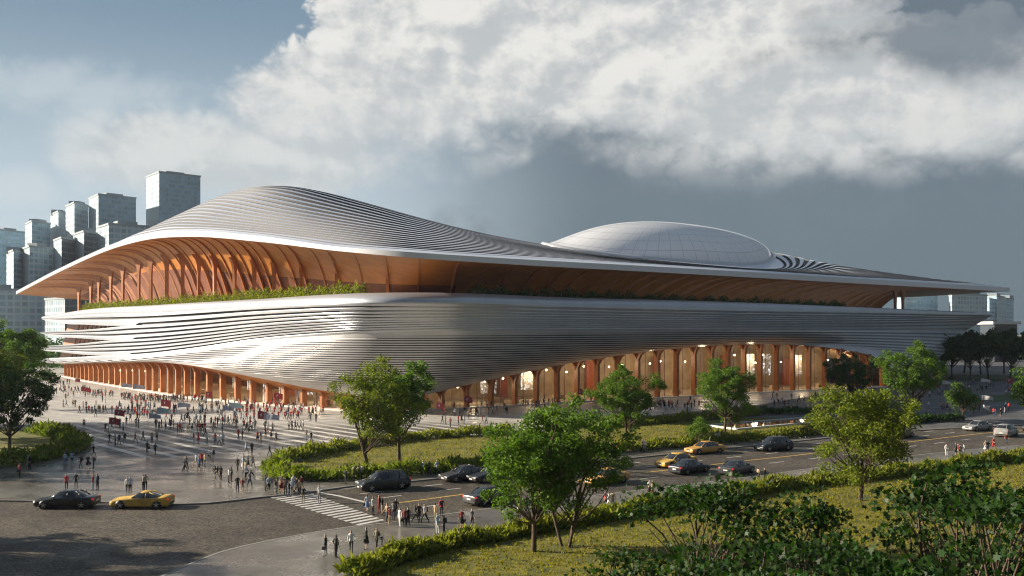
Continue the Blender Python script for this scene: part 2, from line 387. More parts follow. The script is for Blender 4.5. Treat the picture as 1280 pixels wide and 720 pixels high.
# lawns
ISL = [(345, 594), (354, 582), (420, 564), (520, 550), (620, 545), (740, 535), (840, 528), (930, 523), (1000, 523), (1090, 521), (1132, 531), (1010, 543), (950, 547), (900, 551), (770, 564), (640, 578), (540, 590), (440, 597), (368, 599)]
sheet('lawn', gp(ISL), .05, 'lawn', thick=.06)
sheet('lawn', gp([(-150, 588), (0, 582), (50, 574), (90, 563), (95, 556), (75, 547), (40, 539), (0, 534), (-150, 534)]), .05, 'lawn', thick=.06)
NL = [(450, 716), (500, 700), (560, 684), (620, 675), (700, 660), (760, 650), (830, 638), (960, 615), (1130, 595), (1280, 575), (1500, 551)]
sheet('lawn', gp(NL) + [(150, 60), (60, 20), (-20, 20), (-16, 55)], .05, 'lawn', thick=.06)
sheet('lawn', gp([(1168, 475), (1168, 468.5), (1300, 468.5), (1300, 477)]), .05, 'lawn_far', thick=.05)
sheet('lawn', gp([(1212, 500), (1240, 494), (1300, 493), (1300, 506)]), .05, 'lawn_far', thick=.05)
# reflecting pool by the island
pl = gp([(884, 533), (921, 538), (1015, 529.5), (1015, 523)])
pr = thing('reflecting_pool', 'low dark pool with a pale stone rim between two tree trunks', 'pool', (*pl[0], 0)); o_ = Vector((*pl[0], 0))
mat('rim', (.62, .61, .58), .5); mat('dark_water', (.02, .025, .03), .05)
for i in range(4):
    a, c_ = Vector((*pl[i], .3)), Vector((*pl[(i + 1) % 4], .3)); d = c_ - a
    b = MB(o_); b.box((a + c_) / 2 - Vector((0, 0, .12 + .004 * i)), (d.length + .3, .5, .4), math.atan2(d.y, d.x)); b.build('rim', MAT['rim'], pr)
b = MB(o_); b.add([(*p_, .2) for p_ in pl], [(0, 1, 2, 3)]); b.build('water', MAT['dark_water'], pr)

# ================================================================== THE HALL
metal = mat('shell_metal', (.50, .515, .55), .30, .45, col2=(.45, .47, .51), nscale=.15)
mat('fascia_metal', (.62, .62, .64), .28, .35)
mat('gap_dark', (.035, .035, .04), .6)
mat('roof_metal', (.64, .69, .79), .32, .30, col2=(.72, .76, .84), nscale=.08)
mat('slot_dark', (.030, .032, .042), .6)
ribbed('belly_metal', (.55, .55, .56), (.020, .02, .022), .50, .54, .33, .35)
timber('soffit_timber', (.42, .145, .018), (.55, .215, .034), .45)
mat('timber', (.38, .13, .030), .45, col2=(.46, .17, .045), nscale=.5)
mat('timber_core', (.15, .042, .014), .6, col2=(.22, .065, .022), nscale=.2)  # darker timber, the deep shade behind the terrace columns coloured in
mat('timber_dark', (.20, .060, .022), .5, col2=(.28, .09, .03), nscale=.3)
mat('deck_stone', (.45, .42, .38), .6)
mat('hall_wall', (.52, .40, .26), .7, col2=(.38, .28, .17), nscale=.25)
mat('hall_floor', (.45, .40, .33), .25)
mat('lamp_glow', (1, .8, .5), .5, emit=(1.0, .72, .40), estr=9)
glass('clear_glass', (.80, .82, .80), .03, .2); 
mat('dark_glass', (.05, .06, .07), .08, spec=.8)
base = Vector((-25, 240, 0))
hall = thing('convention_hall', 'vast silver hall with sweeping ribbed roof above an orange timber arcade', 'convention hall', base)
bo = np.array(base)
def grid_part(name, rows, m, parent=hall, uv=True, closed=False, smooth=True, origin=bo, vscale=1.0, uscale=1.0):
    R = np.stack(rows); nr, nc = R.shape[:2]
    vs = (R.reshape(-1, 3) - origin); idx = np.arange(nr * nc).reshape(nr, nc)
    if closed: idx = np.concatenate([idx, idx[:, :1]], 1)
    fs = np.stack([idx[:-1, :-1], idx[:-1, 1:], idx[1:, 1:], idx[1:, :-1]], -1).reshape(-1, 4).tolist()
    uvs = np.stack(np.meshgrid(np.linspace(0, uscale, nc), np.linspace(0, vscale, nr)), -1).reshape(-1, 2)
    return link(name, mesh(name, vs, fs, [MAT[m] if isinstance(m, str) else m], uvs, smooth), parent)
N = 220
A_t = curve3([(20, 364, 405), (75, 335, 362), (150, 302.5, 312), (185, 293, 290), (237, 289, 262), (320, 294.5, 226), (420, 308, 200), (520, 315.5, 191), (640, 323.3, 205), (800, 332, 235), (960, 341.3, 274), (1100, 350, 320), (1262, 359.5, 405)], N)
A_b = curve3([(20, 368, 405), (75, 339.5, 362), (150, 308, 312), (185, 299.5, 290), (237, 296, 262), (320, 301.8, 226), (420, 313.5, 200), (520, 322.5, 191), (640, 330.5, 205), (800, 339.2, 235), (960, 348, 274), (1100, 356, 320), (1262, 364.5, 405)], N)
back = through([A_t[-1], (188, 455, 35), (140, 520, 36), (40, 570, 36), (-60, 580, 35), (-140, 530, 33), (-190, 462, 33), A_t[0]], 90)[1:-1]
rim = np.concatenate([A_t, back]); rim_b = np.concatenate([A_b, back - [0, 0, 1.3]])
nrim0 = len(back)
# roof height field: a thin plate through the rim, the ridge and the hollow round the dome
RID = [(185, 288, 318), (212, 275, 322), (250, 259, 320), (275, 247, 318), (300, 238.5, 315), (335, 234.5, 310), (370, 238, 305), (400, 245.5, 303), (440, 257, 300), (467, 263, 300), (510, 275.5, 298), (550, 284.5, 298), (600, 295.5, 300), (640, 302.5, 305), (690, 308.5, 315),
       (760, 321.5, 300), (840, 328, 312), (940, 331.5, 335), (960, 316, 365), (1010, 327.5, 372), (1060, 335.5, 380), (1120, 343.5, 388), (1185, 351.5, 396)]
ctrl = [tuple(P(*r)) for r in RID] + [(60, 400, 44), (110, 430, 40), (-100, 400, 48), (-60, 450, 42), (60, 470, 40), (0, 400, 44), (-150, 400, 42), (-120, 350, 52)]
ctrl = np.array(ctrl + [tuple(q) for q in rim[::7]])
def tps(a, b):
    r2 = ((a[:, None, :2] - b[None, :, :2]) ** 2).sum(-1) + 1e-9
    return r2 * np.log(r2) * .5
K = tps(ctrl, ctrl) + np.eye(len(ctrl)) * 8.0; Q = np.c_[np.ones(len(ctrl)), ctrl[:, :2]]
M_ = np.block([[K, Q], [Q.T, np.zeros((3, 3))]]); sol = np.linalg.solve(M_, np.r_[ctrl[:, 2], 0, 0, 0])
def roof_z(xy):
    xy = np.asarray(xy); return tps(xy, ctrl) @ sol[:-3] + np.c_[np.ones(len(xy)), xy[:, :2]] @ sol[-3:]
s0, s1 = np.array([-78., 332.]), np.array([62., 341.]); sv = s1 - s0
tt = np.clip(((rim[:, :2] - s0) @ sv) / (sv @ sv), 0, 1); cc = s0 + tt[:, None] * sv
kk = np.ones(9) / 9
rad = 10 + 24 * np.clip(tt * 2.2 - .9, 0, 1)
dv = rim[:, :2] - cc; inner = cc + dv / np.linalg.norm(dv, axis=1)[:, None] * rad[:, None]
inner = np.stack([np.convolve(np.r_[inner[-12:, k], inner[:, k], inner[:12, k]], np.ones(25) / 25, 'valid') for k in (0, 1)], 1)
def ring(f, dz=0.0):
    f = np.broadcast_to(f, (len(rim),)); fa = f[:, None]
    xy = np.where(fa <= 1, rim[:, :2] * (1 - fa) + inner * fa, inner * (2 - fa) + cc * (fa - 1))
    z = roof_z(xy); k = np.clip(1 - f / .06, 0, 1); z = z * (1 - k) + rim[:, 2] * k
    return np.c_[xy, z + dz]
grid_part('roof_deck', [ring(f, -.25) for f in np.linspace(0.0, 1, 30)] + [ring(f, -.25) for f in np.linspace(1.05, 1.98, 8)], 'gap_dark', closed=True)
rx = 640 + FOC * rim[:N, 0] / rim[:N, 1]
rdut = np.concatenate([hermite([20, 300, 450, 620, 720, 1010, 1090, 1262], [.56, .50, .52, .68, .82, .84, .55, .5])(rx), np.linspace(.5, .5, nrim0)])
NR = 20; mbv, mbf, mbm = [], [], []
nrim = len(rim)
for k in range(NR + 1):
    f0 = k / NR; f1 = (k + rdut) / NR
    if k == NR: f0, f1 = 1.0, 1.97
    fs_ = np.linspace(f0 + 0 * rdut, f1 + 0 * rdut, 4); hts = [.42, .40, .36, .3]
    rows = [ring(f0, -.2)] + [ring(f, h) for f, h in zip(fs_, hts)] + [ring(f1, -.2)]
    if k == 0: rows = [rim.copy()] + [ring(f, .05 + .5 * i / 3) for i, f in enumerate(fs_) if i] + [ring(f1, -.2)]
    R = np.stack(rows); off = sum(len(v) for v in mbv); mbv.append(R.reshape(-1, 3))
    idx = np.arange(R.shape[0] * nrim).reshape(R.shape[0], nrim) + off; idx = np.concatenate([idx, idx[:, :1]], 1)
    mbf += np.stack([idx[:-1, :-1], idx[:-1, 1:], idx[1:, 1:], idx[1:, :-1]], -1).reshape(-1, 4).tolist()
    mm_ = np.zeros((R.shape[0] - 1, nrim), int); mm_[0 if k else -1] = 1; mm_[-1] = 1; mbm += mm_.ravel().tolist()  # plate edges coloured dark, the shade of the slots painted on
me = mesh('roof', np.concatenate(mbv) - bo, mbf, [MAT['roof_metal'], MAT['slot_dark']], mi=mbm); me.polygons.foreach_set('use_smooth', [False] * len(me.polygons)); link('roof', me, hall)
grid_part('roof_edge', [rim, rim + np.c_[-0.0 * rim[:, :2], np.full(nrim, -.1)], rim * .5 + rim_b * .5, rim_b], 'fascia_metal', closed=True)
# dome skylight
dm = mat('dome_panel', (.84, .84, .86), .12, .0, coat=1.0)
nt_ = NT(dm.node_tree); uvn = nt_.new('ShaderNodeUVMap'); uvn.uv_map = 'UVMap'; U_, V_, _z = nt_.sep(uvn.outputs[0])
s1_ = nt_.ss(nt_.m('ABSOLUTE', nt_.m('SUBTRACT', nt_.m('FRACT', nt_.m('MULTIPLY', U_, 56)), .5)), .46, .49)
s2_ = nt_.ss(nt_.m('ABSOLUTE', nt_.m('SUBTRACT', nt_.m('FRACT', nt_.m('MULTIPLY', V_, 9)), .5)), .45, .49)
nt_.put(dm.node_tree.nodes['Principled BSDF'].inputs['Base Color'], nt_.mix(nt_.m('MAXIMUM', s1_, s2_), (.90, .91, .93), (.58, .60, .64)))
ea = np.linspace(0, 2 * math.pi, 97)[:-1]; ax1 = np.array([.874, .485]); ax2 = np.array([-.485, .874]); dc = np.array([53., 336., 0])
def dome_at(r_):
    cx_, sy_ = np.cos(ea), np.sin(ea); xy = dc[:2] + np.outer(cx_ * 46.5 * r_, ax1) + np.outer(sy_ * np.where(sy_ > 0, 24, 20) * r_, ax2)
    ee = .62 + .55 * np.clip(-cx_ * r_, 0, 1) ** 1.2; zb = roof_z(dc[:2] + np.outer(cx_ * 46.5, ax1) + np.outer(sy_ * np.where(sy_ > 0, 24, 20), ax2))
    zc = 41.5; return np.c_[xy, zb * r_ ** 2 + zc * (1 - r_ ** 2) + (55.0 - zc) * (1 - r_ ** 2) ** ee + .5]
rows = [dome_at(r_) for r_ in np.linspace(1, .001, 24)]; lp = rows[0] - [0, 0, .5]
nt_.n['Principled BSDF'].inputs['Specular IOR Level'].default_value = .9
tr_ = nt_.new('ShaderNodeBsdfTranslucent'); tr_.inputs[0].default_value = (.95, .95, .95, 1); ms_ = nt_.new('ShaderNodeMixShader'); ms_.inputs[0].default_value = .12
nt_.l.new(nt_.n['Principled BSDF'].outputs[0], ms_.inputs[1]); nt_.l.new(tr_.outputs[0], ms_.inputs[2]); nt_.l.new(ms_.outputs[0], nt_.n['Material Output'].inputs[0])
dome = grid_part('skylight_dome', [lp - [0, 0, 2.]] + rows, dm, closed=True)
o2 = (lp - dc) * [1.03, 1.03, 1] + dc
ringrows = [lp * [1, 1, 1] + [0, 0, .9], (lp + o2) / 2 + [0, 0, 1.2], o2 + [0, 0, .6], o2 - [0, 0, 2.0]]
grid_part('dome_ring', ringrows, 'fascia_metal', closed=True)
# terrace lip, shell and belly
LIP = curve3([(52, 397, 415), (100, 393, 352), (200, 388.5, 284), (320, 381, 229), (450, 376.5, 194), (560, 376.5, 194), (700, 380.5, 214), (900, 385.5, 254), (1100, 389.2, 313), (1241, 392.5, 392)], N)
TOP = curve3([(54, 395.6, 418), (100, 388, 355), (200, 381, 287), (320, 374, 232), (450, 366.5, 197), (560, 366, 197), (700, 371.5, 217), (900, 377, 257), (1100, 385, 316), (1238, 391, 394)], N)
CR = curve3([(40, 450, 412), (100, 450.6, 348), (180, 447.5, 284), (240, 440, 257), (320, 427.5, 231), (432, 418, 203), (540, 414, 198), (640, 413, 208), (800, 413, 237), (900, 413, 258), (1100, 413, 318), (1208, 413, 385)], N)
DD = curve3([(40, 452, 410), (75, 455, 372), (110, 454, 335), (160, 453, 292), (200, 453, 268), (240, 457, 247), (280, 464, 238), (320, 472, 231), (400, 487.5, 219), (460, 496, 213), (500, 498, 211), (535, 492.5, 213), (600, 477.5, 220), (640, 469, 225), (700, 456.5, 234), (800, 441, 248), (880, 433, 263), (960, 430.5, 279), (1020, 433, 290), (1070, 440, 300), (1095, 447, 305), (1112, 458, 309), (1126, 475, 313)], N)
xs_l = np.linspace(52, 1241, N)
grid_part('parapet', [TOP, TOP * .5 + LIP * .5 - [0, .8, 0], LIP, LIP - [0, 0, .35]], 'shell_metal')
LP2 = LIP - [0, 0, .35]
def wv(pts): return hermite([p[0] for p in pts], [p[1] for p in pts])(xs_l)
b0 = wv([(52, .02), (66, .10), (80, .16), (110, .21), (125, .235), (165, .27), (200, .27), (1241, .27)]); t1 = wv([(52, .33), (80, .325), (110, .32), (125, .31), (165, .27), (200, .27), (1241, .27)])
b1 = wv([(52, .345), (66, .42), (80, .46), (110, .51), (145, .57), (200, .575), (1241, .575)]); t2 = wv([(52, .675), (80, .65), (110, .62), (145, .575), (200, .575), (1241, .575)])
b2 = wv([(52, .69), (66, .78), (80, .80), (110, .86), (140, .9), (200, .9), (1241, .9)]); t3 = wv([(52, .975), (80, .945), (110, .92), (140, .9), (200, .9), (1241, .9)])
one = np.ones(N)
tan = np.gradient(LIP[:, :2], axis=0); tan /= np.linalg.norm(tan, axis=1)[:, None]; inw = np.c_[-tan[:, 1], tan[:, 0], np.zeros(N)]
duty = wv([(52, .56), (300, .60), (440, .68), (520, .93), (600, .96), (1241, .97)])
def fac(w_, d=0.0): return LP2 * (1 - w_[:, None]) + CR * w_[:, None] + inw * (d if np.isscalar(d) else d[:, None])
groups = [(0 * one, b0, 2), (t1, b1, 3), (t2, b2, 4), (t3, one, 1)]
recess = wv([(52, .25), (110, .7), (480, .7), (640, .34), (900, .32), (1241, .3)])
vsx, fsx, vsg, fsg = [], [], [], []
vmi = []
def addrows(V, Fc, rows):
    R = np.stack(rows); off = sum(len(v) for v in V); V.append(R.reshape(-1, 3)); idx = np.arange(R.shape[0] * N).reshape(R.shape[0], N) + off
    Fc += np.stack([idx[:-1, :-1], idx[:-1, 1:], idx[1:, 1:], idx[1:, :-1]], -1).reshape(-1, 4).tolist()
shelf = wv([(52, .6), (80, 4), (175, 4), (215, .7), (1241, .5)])
for g_, (ta, bb_, npl) in enumerate(groups):
    for k in range(npl):
        wa = ta + (bb_ - ta) * k / npl; wb = ta + (bb_ - ta) * (k + (duty if k < npl - 1 or g_ in () else one * (.98 if g_ < 3 else 1))) / npl
        if g_ < 3 and k == npl - 1: wb = ta + (bb_ - ta) * (k + np.where(xs_l < 175, 1.0, duty)) / npl
        dep = np.where((xs_l < 210) & (k == npl - 1), shelf, recess); dup_ = np.where((xs_l < 210) & (k == 0) & (g_ > 0), shelf, recess)
        mq = np.zeros((4, N - 1), int); right_ = xs_l[:-1] >= 205; mq[0, right_] = 1; mq[3, right_] = 1  # louvre returns coloured dark to stand for shade in the shallow slots
        if g_ == 0 and k == 0: mq[0] = 0
        vmi += mq.ravel().tolist()
        addrows(vsx, fsx, [fac(wa, dup_), fac(wa, .06), fac(wa * .7 + wb * .3, -.05), fac(wb, .0), fac(wb, dep)])
    addrows(vsg, fsg, [fac(ta + .004, recess * .93), fac(bb_ - .004, recess * .93)])
me = mesh('louvred_shell', np.concatenate(vsx) - bo, fsx, [metal, MAT['gap_dark']], mi=vmi); me.polygons.foreach_set('use_smooth', [False] * len(me.polygons)); link('louvred_shell', me, hall)
link('shell_backing', mesh('shell_backing', np.concatenate(vsg) - bo, fsg, [MAT['gap_dark']]), hall)
# set-back galleries seen between the fins at the left end
gi = np.where(xs_l < 215)[0]; sl = slice(3, gi[-1] + 1)
grid_part('gallery_wall', [fac(.05 * one, 5.5)[sl], fac(.97 * one, 5.5)[sl]], 'timber')
q0, q1 = fac(.2 * one, 4.9), fac(.93 * one, 4.9)
for i in range(6, gi[-1], 1):
    b = MB(base); a = Vector(q0[i]); c_ = Vector(q1[i]); b.tube(c_, a, .28, n=4); b.build('gallery_post', MAT['timber'], hall)
mid = []
for f in np.linspace(0, 1, 14):
    bul = math.sin(math.pi * f)
    q = CR * (1 - f) + DD * f; q = q - inw * (1.6 * bul) + np.array([0, 0, -1.0]) * bul * np.clip((CR[:, 2] - DD[:, 2] - 2) / 8, 0, 1)[:, None]
    mid.append(q)
belly = grid_part('belly', mid, 'belly_metal')
# right-hand end and back of the shell
def backcurve(a, pts, z1, n=60): return through([a] + pts, n)
bT = backcurve(TOP[-1], [(186, 432, 25), (150, 490, 25), (60, 540, 25), (-60, 540, 25), (-140, 445, 24.5)], 25)
bL = backcurve(LP2[-1], [(187, 434, 23.7), (151, 492, 23.5), (60, 542, 23.5), (-60, 542, 23.5), (-140, 445, 23)], 24)
bC = backcurve(CR[-1], [(174, 425, 18), (140, 480, 18), (60, 530, 18), (-60, 530, 18), (-138, 440, 12)], 18)
bD = backcurve(DD[-1], [(135, 345, 0.0), (132, 410, -.1), (60, 480, -.1), (-60, 490, -.1), (-136, 435, -.1)], 0)
grid_part('parapet', [bT, bT * .5 + bL * .5, bL], 'shell_metal'); grid_part('louvred_shell', [bL, bC], 'shell_metal')
grid_part('belly', [bC * (1 - f) + bD * f for f in np.linspace(0, 1, 8)], 'belly_metal')
# terrace deck, roof soffit, ribs, columns
I_t = curve3([(128, 374, 372), (200, 372, 322), (320, 372.5, 268), (450, 372, 236), (560, 372, 226), (640, 372.5, 228), (800, 375, 250), (960, 378, 282), (1060, 380, 318), (1098, 381, 350)], N)
I_t[:, 2] = 24.9
IB = through([I_t[-1], (128, 405, 24.9), (60, 460, 24.9), (-60, 480, 24.9), (-130, 440, 24.9), I_t[0]], 90)[1:-1]
incl = np.concatenate([I_t, IB])
tf = np.concatenate([TOP, through([TOP[-1]] + [(186, 432, 25), (150, 490, 25), (60, 540, 25), (-60, 540, 25), (-150, 500, 24.5)] + [tuple(TOP[0])], 90)[1:-1]])
deckz = tf.copy(); deckz[:, 2] -= .15
grid_part('terrace_deck', [deckz, incl], 'deck_stone', closed=True)
sN = np.linspace(0, 1, N)
pw = np.concatenate([hermite([0, .12, .3, .5, .8, .93, 1], [6, 3.2, 2.4, 2.2, 2.4, 4, 7])(sN), np.linspace(7, 6, 88)])
inset = rim_b + (incl - rim_b) * .012; inset[:, 2] = rim_b[:, 2] + .02
def soff(t_, dz=0.0):
    q = rim_b + (incl - rim_b) * t_; zt = rim_b[:, 2]
    q[:, 2] = incl[:, 2] + (zt - incl[:, 2]) * (1 - t_ ** pw) + dz; return q
ts = np.r_[np.linspace(0, .5, 9), np.linspace(.55, 1, 16)]
grid_part('soffit', [soff(t_) for t_ in ts[:17]], 'soffit_timber', closed=True, vscale=45.0)
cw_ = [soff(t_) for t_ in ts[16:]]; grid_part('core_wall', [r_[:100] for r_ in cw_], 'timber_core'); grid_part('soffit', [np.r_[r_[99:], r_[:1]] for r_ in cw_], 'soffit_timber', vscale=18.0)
S_ = np.stack([soff(t_) for t_ in ts])                     # rows x columns
arc = np.r_[0, np.cumsum(np.linalg.norm(np.diff(rim_b[:N, :2], axis=0), axis=1))]
for kx, d in enumerate(np.arange(14, arc[-1] - 16, 8.3)):
    i = int(np.searchsorted(arc, d)); path = S_[:, i]; j = np.array([tan[min(i, N - 1)][0], tan[min(i, N - 1)][1], 0])
    fin = np.interp(ts, [0, .15, .6, 1], [.03, .25, 1.0, 1.2]) * (1.0 if kx % 2 == 0 else .5); down = np.c_[np.zeros((len(ts), 2)), -fin]
    out_ = -(incl[i] - rim_b[i]); out_[2] = 0; out_ /= np.linalg.norm(out_); lean = out_ * (fin * np.interp(ts, [.5, 1], [0, 1.0]))[:, None]
    lo = path + down * np.interp(ts, [.6, 1], [1, .15])[:, None] + lean; rows = [path + j * .2, lo + j * .2, lo - j * .2, path - j * .2]
    grid_part('soffit_rib', rows, 'timber', smooth=False)
    frac = d / arc[-1]
    if (frac < .47 and kx % 2 == 0) or frac > .94:
        tq = .60 if frac < .47 else .72
        r = int(np.argmin(abs(ts - tq))); top = path[r]
        b = MB(base); rz = math.atan2(out_[1], out_[0])
        pr_ = [(-.45, -.35), (.45, -.35), (.45, .35), (-.45, .35)]
        cs_, sn_ = math.cos(rz), math.sin(rz); hz = [24.6, top[2] - 5.0, top[2] - 2.6, top[2] - 1.0, top[2] + .4]; ww = [1, 1, 1.5, 2.6, 5.0]
        ww = ww if top[2] > 32 else [1, 1, 1.1, 1.5, 2.2]
        rows = [[(top[0] + (a * w_) * cs_ - c_ * sn_, top[1] + (a * w_) * sn_ + c_ * cs_, max(z_, 24.6 + .1 * qi)) for a, c_ in pr_] for qi, (z_, w_) in enumerate(zip(hz, ww))]
        b.grid(rows, closed=True); b.build('terrace_column', MAT['timber'], hall)
# ground arcade
GG = gp([(80, 470.5), (110, 476.8), (160, 485), (200, 491.5), (240, 497.5), (320, 504.8), (400, 511), (460, 514.6), (500, 515), (560, 511.5), (640, 507.5), (750, 501), (840, 496.8), (960, 490.5), (1040, 487), (1105, 484)])
gl = through(GG, 400); cols = resample(gl, step=6.6); nc = len(cols)
ct = np.gradient(cols, axis=0); ct /= np.linalg.norm(ct, axis=1)[:, None]; ci = np.stack([-ct[:, 1], ct[:, 0]], 1)
def topz(p):
    d2 = ((DD[:, :2] - p) ** 2).sum(1); i = int(np.argmin(d2)); return DD[i, 2], math.sqrt(d2[i])
tz = np.array([topz(p) for p in cols])
b = MB(base); n3_ = np.r_[0:nc]
wall = cols + ci * 1.7; inn = cols + ci * 24; out1 = cols - ci * 1.2
grid_part('plinth', [np.c_[out1, np.full(nc, .0)], np.c_[out1, np.full(nc, .28)], np.c_[wall, np.full(nc, .281)]], 'rim', smooth=False)
grid_part('hall_floor', [np.c_[wall, np.full(nc, .286)], np.c_[inn, np.full(nc, .286)]], 'hall_floor')
grid_part('hall_wall', [np.c_[inn, np.full(nc, .2)], np.c_[inn, tz[:, 0] + 1.0]], 'hall_wall')
dedge = DD[[int(np.argmin(((DD[:, :2] - p) ** 2).sum(1))) for p in cols]]
grid_part('hall_ceiling', [np.c_[wall, tz[:, 0] + .75], np.c_[inn, tz[:, 0] + .9]], 'hall_wall')
grid_part('arcade_soffit', [DD[2:-2] + [0, 0, .02]] + [DD[2:-2] * (1 - f) + np.c_[through(gl + 0, 400)[np.linspace(4, 395, N - 4).astype(int)] + ci[np.linspace(0, nc - 1, N - 4).astype(int)] * 2.9, DD[2:-2, 2] + .8] * f for f in (.35, .7, 1)], 'soffit_timber', vscale=12)
for k in range(nc):
    zt, dd = tz[k]; zt += .35; dd = min(max(dd - .5, .3), 7); w_ = .36; c_ = Vector((*cols[k], 0)); i_ = Vector((*ci[k], 0)); tv = Vector((*ct[k], 0))
    hflare = min(2.6, zt * .35); up = Vector((0, 0, 1))
    prof = [(1.5, .2), (0, .2), (0, zt - hflare), (-dd * .18, zt - hflare * .55), (-dd * .5, zt - hflare * .25), (-dd, zt - .10), (1.5, zt + .2)]
    vs = [c_ + i_ * a + up * z_ + tv * s_ for s_ in (-w_, w_) for a, z_ in prof]; n_ = len(prof)
    b = MB(base); b.add(vs, [tuple(range(n_)), tuple(range(n_, 2 * n_))[::-1]] + [(q, (q + 1) % n_, n_ + (q + 1) % n_, n_ + q) for q in range(n_)]); b.build('column', MAT['timber'], hall)
    if k == nc - 1: break
    a3, c3 = cols[k] + ci[k] * .7, cols[k + 1] + ci[k + 1] * .7; z0, z1 = tz[k, 0] + .7, tz[k + 1, 0] + .7
    zs = min(z0, z1) - .35; rr = min(2.1, zs * .42); low, hi = [], []
    for q in range(13):
        f = q / 12; ax = a3 * (1 - f) + c3 * f; u_ = abs(2 * f - 1) / .86
        za = zs - rr + rr * math.sqrt(max(0, 1 - min(1, u_) ** 2)) if u_ < 1 else max(.3, zs - rr - (u_ - 1) * 12)
        low.append((ax[0], ax[1], za)); hi.append((ax[0], ax[1], max(za + .05, z0 * (1 - f) + z1 * f)))
    off = Vector((*ci[k], 0)) * .6; b = MB(base)
    b.grid([hi, low, [tuple(Vector(p_) + off) for p_ in low], [tuple(Vector(p_) + off) for p_ in hi]]); b.build('arch', MAT['timber'], hall)
    b = MB(base); b.add([(*wall[k], .29), (*wall[k + 1], .29), (*wall[k + 1], z1), (*wall[k], z0)], [(0, 1, 2, 3)]); gw = b.build('window', MAT['clear_glass'], hall)
    for fq in (.5,):
        m_ = wall[k] * (1 - fq) + wall[k + 1] * fq; b = MB(base); b.box((m_[0], m_[1], .29 + (zs - .29) / 2), (.09, .12, zs - .29), math.atan2(*ct[k][::-1])); b.build('mullion', MAT['timber_dark'], gw)
lampme = None
bm = bmesh.new(); bmesh.ops.create_icosphere(bm, subdivisions=1, radius=.26); lampme = bpy.data.meshes.new('pendant_lamp'); bm.to_mesh(lampme); bm.free(); lampme.materials.append(MAT['lamp_glow'])
for k in range(1, nc - 1, 2):
    if tz[k, 0] < 4.2: continue
    for dpt, fz in ((5.5, .74), (11.0, .62)):
        p_ = cols[k] + ci[k] * dpt + ct[k] * random.uniform(-2, 2); link('pendant_lamp', lampme, hall, Vector((p_[0], p_[1], tz[k, 0] * fz + random.uniform(-.6, .6))) - base)
for k in range(2, nc - 1, 3):
    p_ = cols[k] + ci[k] * 9.5; l = bpy.data.lights.new('hall_lamp', 'POINT'); l.energy = 900 * min(1.3, tz[k, 0] / 9); l.color = (1, .74, .46); l.shadow_soft_size = .8
    lo = bpy.data.objects.new('hall_lamp', l); COL.objects.link(lo); lo.location = (p_[0], p_[1], max(2.4, tz[k, 0] * .72)); 

# bright hangings and display walls inside the hall
dsp = bpy.data.materials.new('display_light'); dsp.use_nodes = True; t = NT(dsp.node_tree); bb_ = t.n['Principled BSDF']
tc_ = t.new('ShaderNodeTexCoord').outputs['Object']; nn_ = t.noise(tc_, .9, 6, .75, 1.5); sp_ = t.ss(nn_, .50, .66)
t.put(bb_.inputs['Base Color'], (.3, .27, .22)); t.put(bb_.inputs['Emission Color'], t.mix(t.noise(tc_, .5), (.95, .85, .75), (.75, .80, 1.0))); t.put(bb_.inputs['Emission Strength'], t.m('MULTIPLY', sp_, .9)); MAT['display_light'] = dsp
mat('counter', (.55, .42, .28), .4); mat('door_panel', (.42, .10, .035), .5)
for k in range(2, nc - 2):
    c3 = cols[k] + ci[k] * 0; f_ = tz[k, 0]; ang = math.atan2(*ct[k][::-1])
    if f_ < 3.2: continue
    pxc = 640 + FOC * cols[k][0] / cols[k][1]
    if any(abs(pxc - q) < 11 for q in (652, 700, 735, 965, 1000, 1028, 330)):
        q = cols[k] + ci[k] * 12; b = MB(base); b.box((q[0], q[1], f_ * .55), (4.6, .3, min(6.5, f_ * .55)), ang); b.build('display', dsp, hall)
    if k % 4 == 1:
        q = cols[k] + ci[k] * 22.5; b = MB(base); b.box((q[0], q[1], .29 + f_ * .36), (2.6, .5, f_ * .72), ang); b.build('door_panel', MAT['door_panel'], hall)
    if k % 3 == 0:
        q = cols[k] + ci[k] * 8; b = MB(base); b.box((q[0], q[1], .85), (3.2, 1.0, 1.1), ang); b.build('counter', MAT['counter'], hall)
# ================================================================== TOWERS
def facade_mat(name, glass_c, frame, fh, bw, v=.9, sharp=.3, rough=.3):
    """curtain wall: glass panes with floor bands and mullions laid out on the wall's own UV (metres)"""
    m = bpy.data.materials.new(name); m.use_nodes = True; t = NT(m.node_tree); b = t.n['Principled BSDF']
    uv = t.new('ShaderNodeUVMap'); uv.uv_map = 'UVMap'; U, V, _ = t.sep(uv.outputs[0])
    fu = t.m('FRACT', t.m('DIVIDE', U, bw)); fv = t.m('FRACT', t.m('DIVIDE', V, fh))
    fr = t.m('MAXIMUM', t.ss(fu, 1 - sharp, 1 - sharp + .04), t.ss(fv, .66, .70))
    cell = t.new('ShaderNodeTexWhiteNoise', noise_dimensions='2D'); t.put(cell.inputs['Vector'], t.comb(t.m('FLOOR', t.m('DIVIDE', U, bw)), t.m('FLOOR', t.m('DIVIDE', V, fh)), 0))
    g = t.mix(cell.outputs[0], glass_c, tuple(min(1, x * 1.6 + .01) for x in glass_c))
    t.put(b.inputs['Base Color'], t.mix(fr, g, frame)); t.put(b.inputs['Roughness'], t.m('ADD', rough, t.m('MULTIPLY', fr, .4)))
    MAT[name] = m; return m
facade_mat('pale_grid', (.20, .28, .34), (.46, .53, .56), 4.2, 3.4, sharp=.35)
facade_mat('blue_glass', (.20, .31, .40), (.30, .41, .48), 4.0, 2.8, sharp=.16, rough=.15)  # glass lightened and blued, the distance haze put into its colour
facade_mat('grey_grid', (.20, .29, .35), (.44, .53, .57), 4.2, 4.4, sharp=.30)
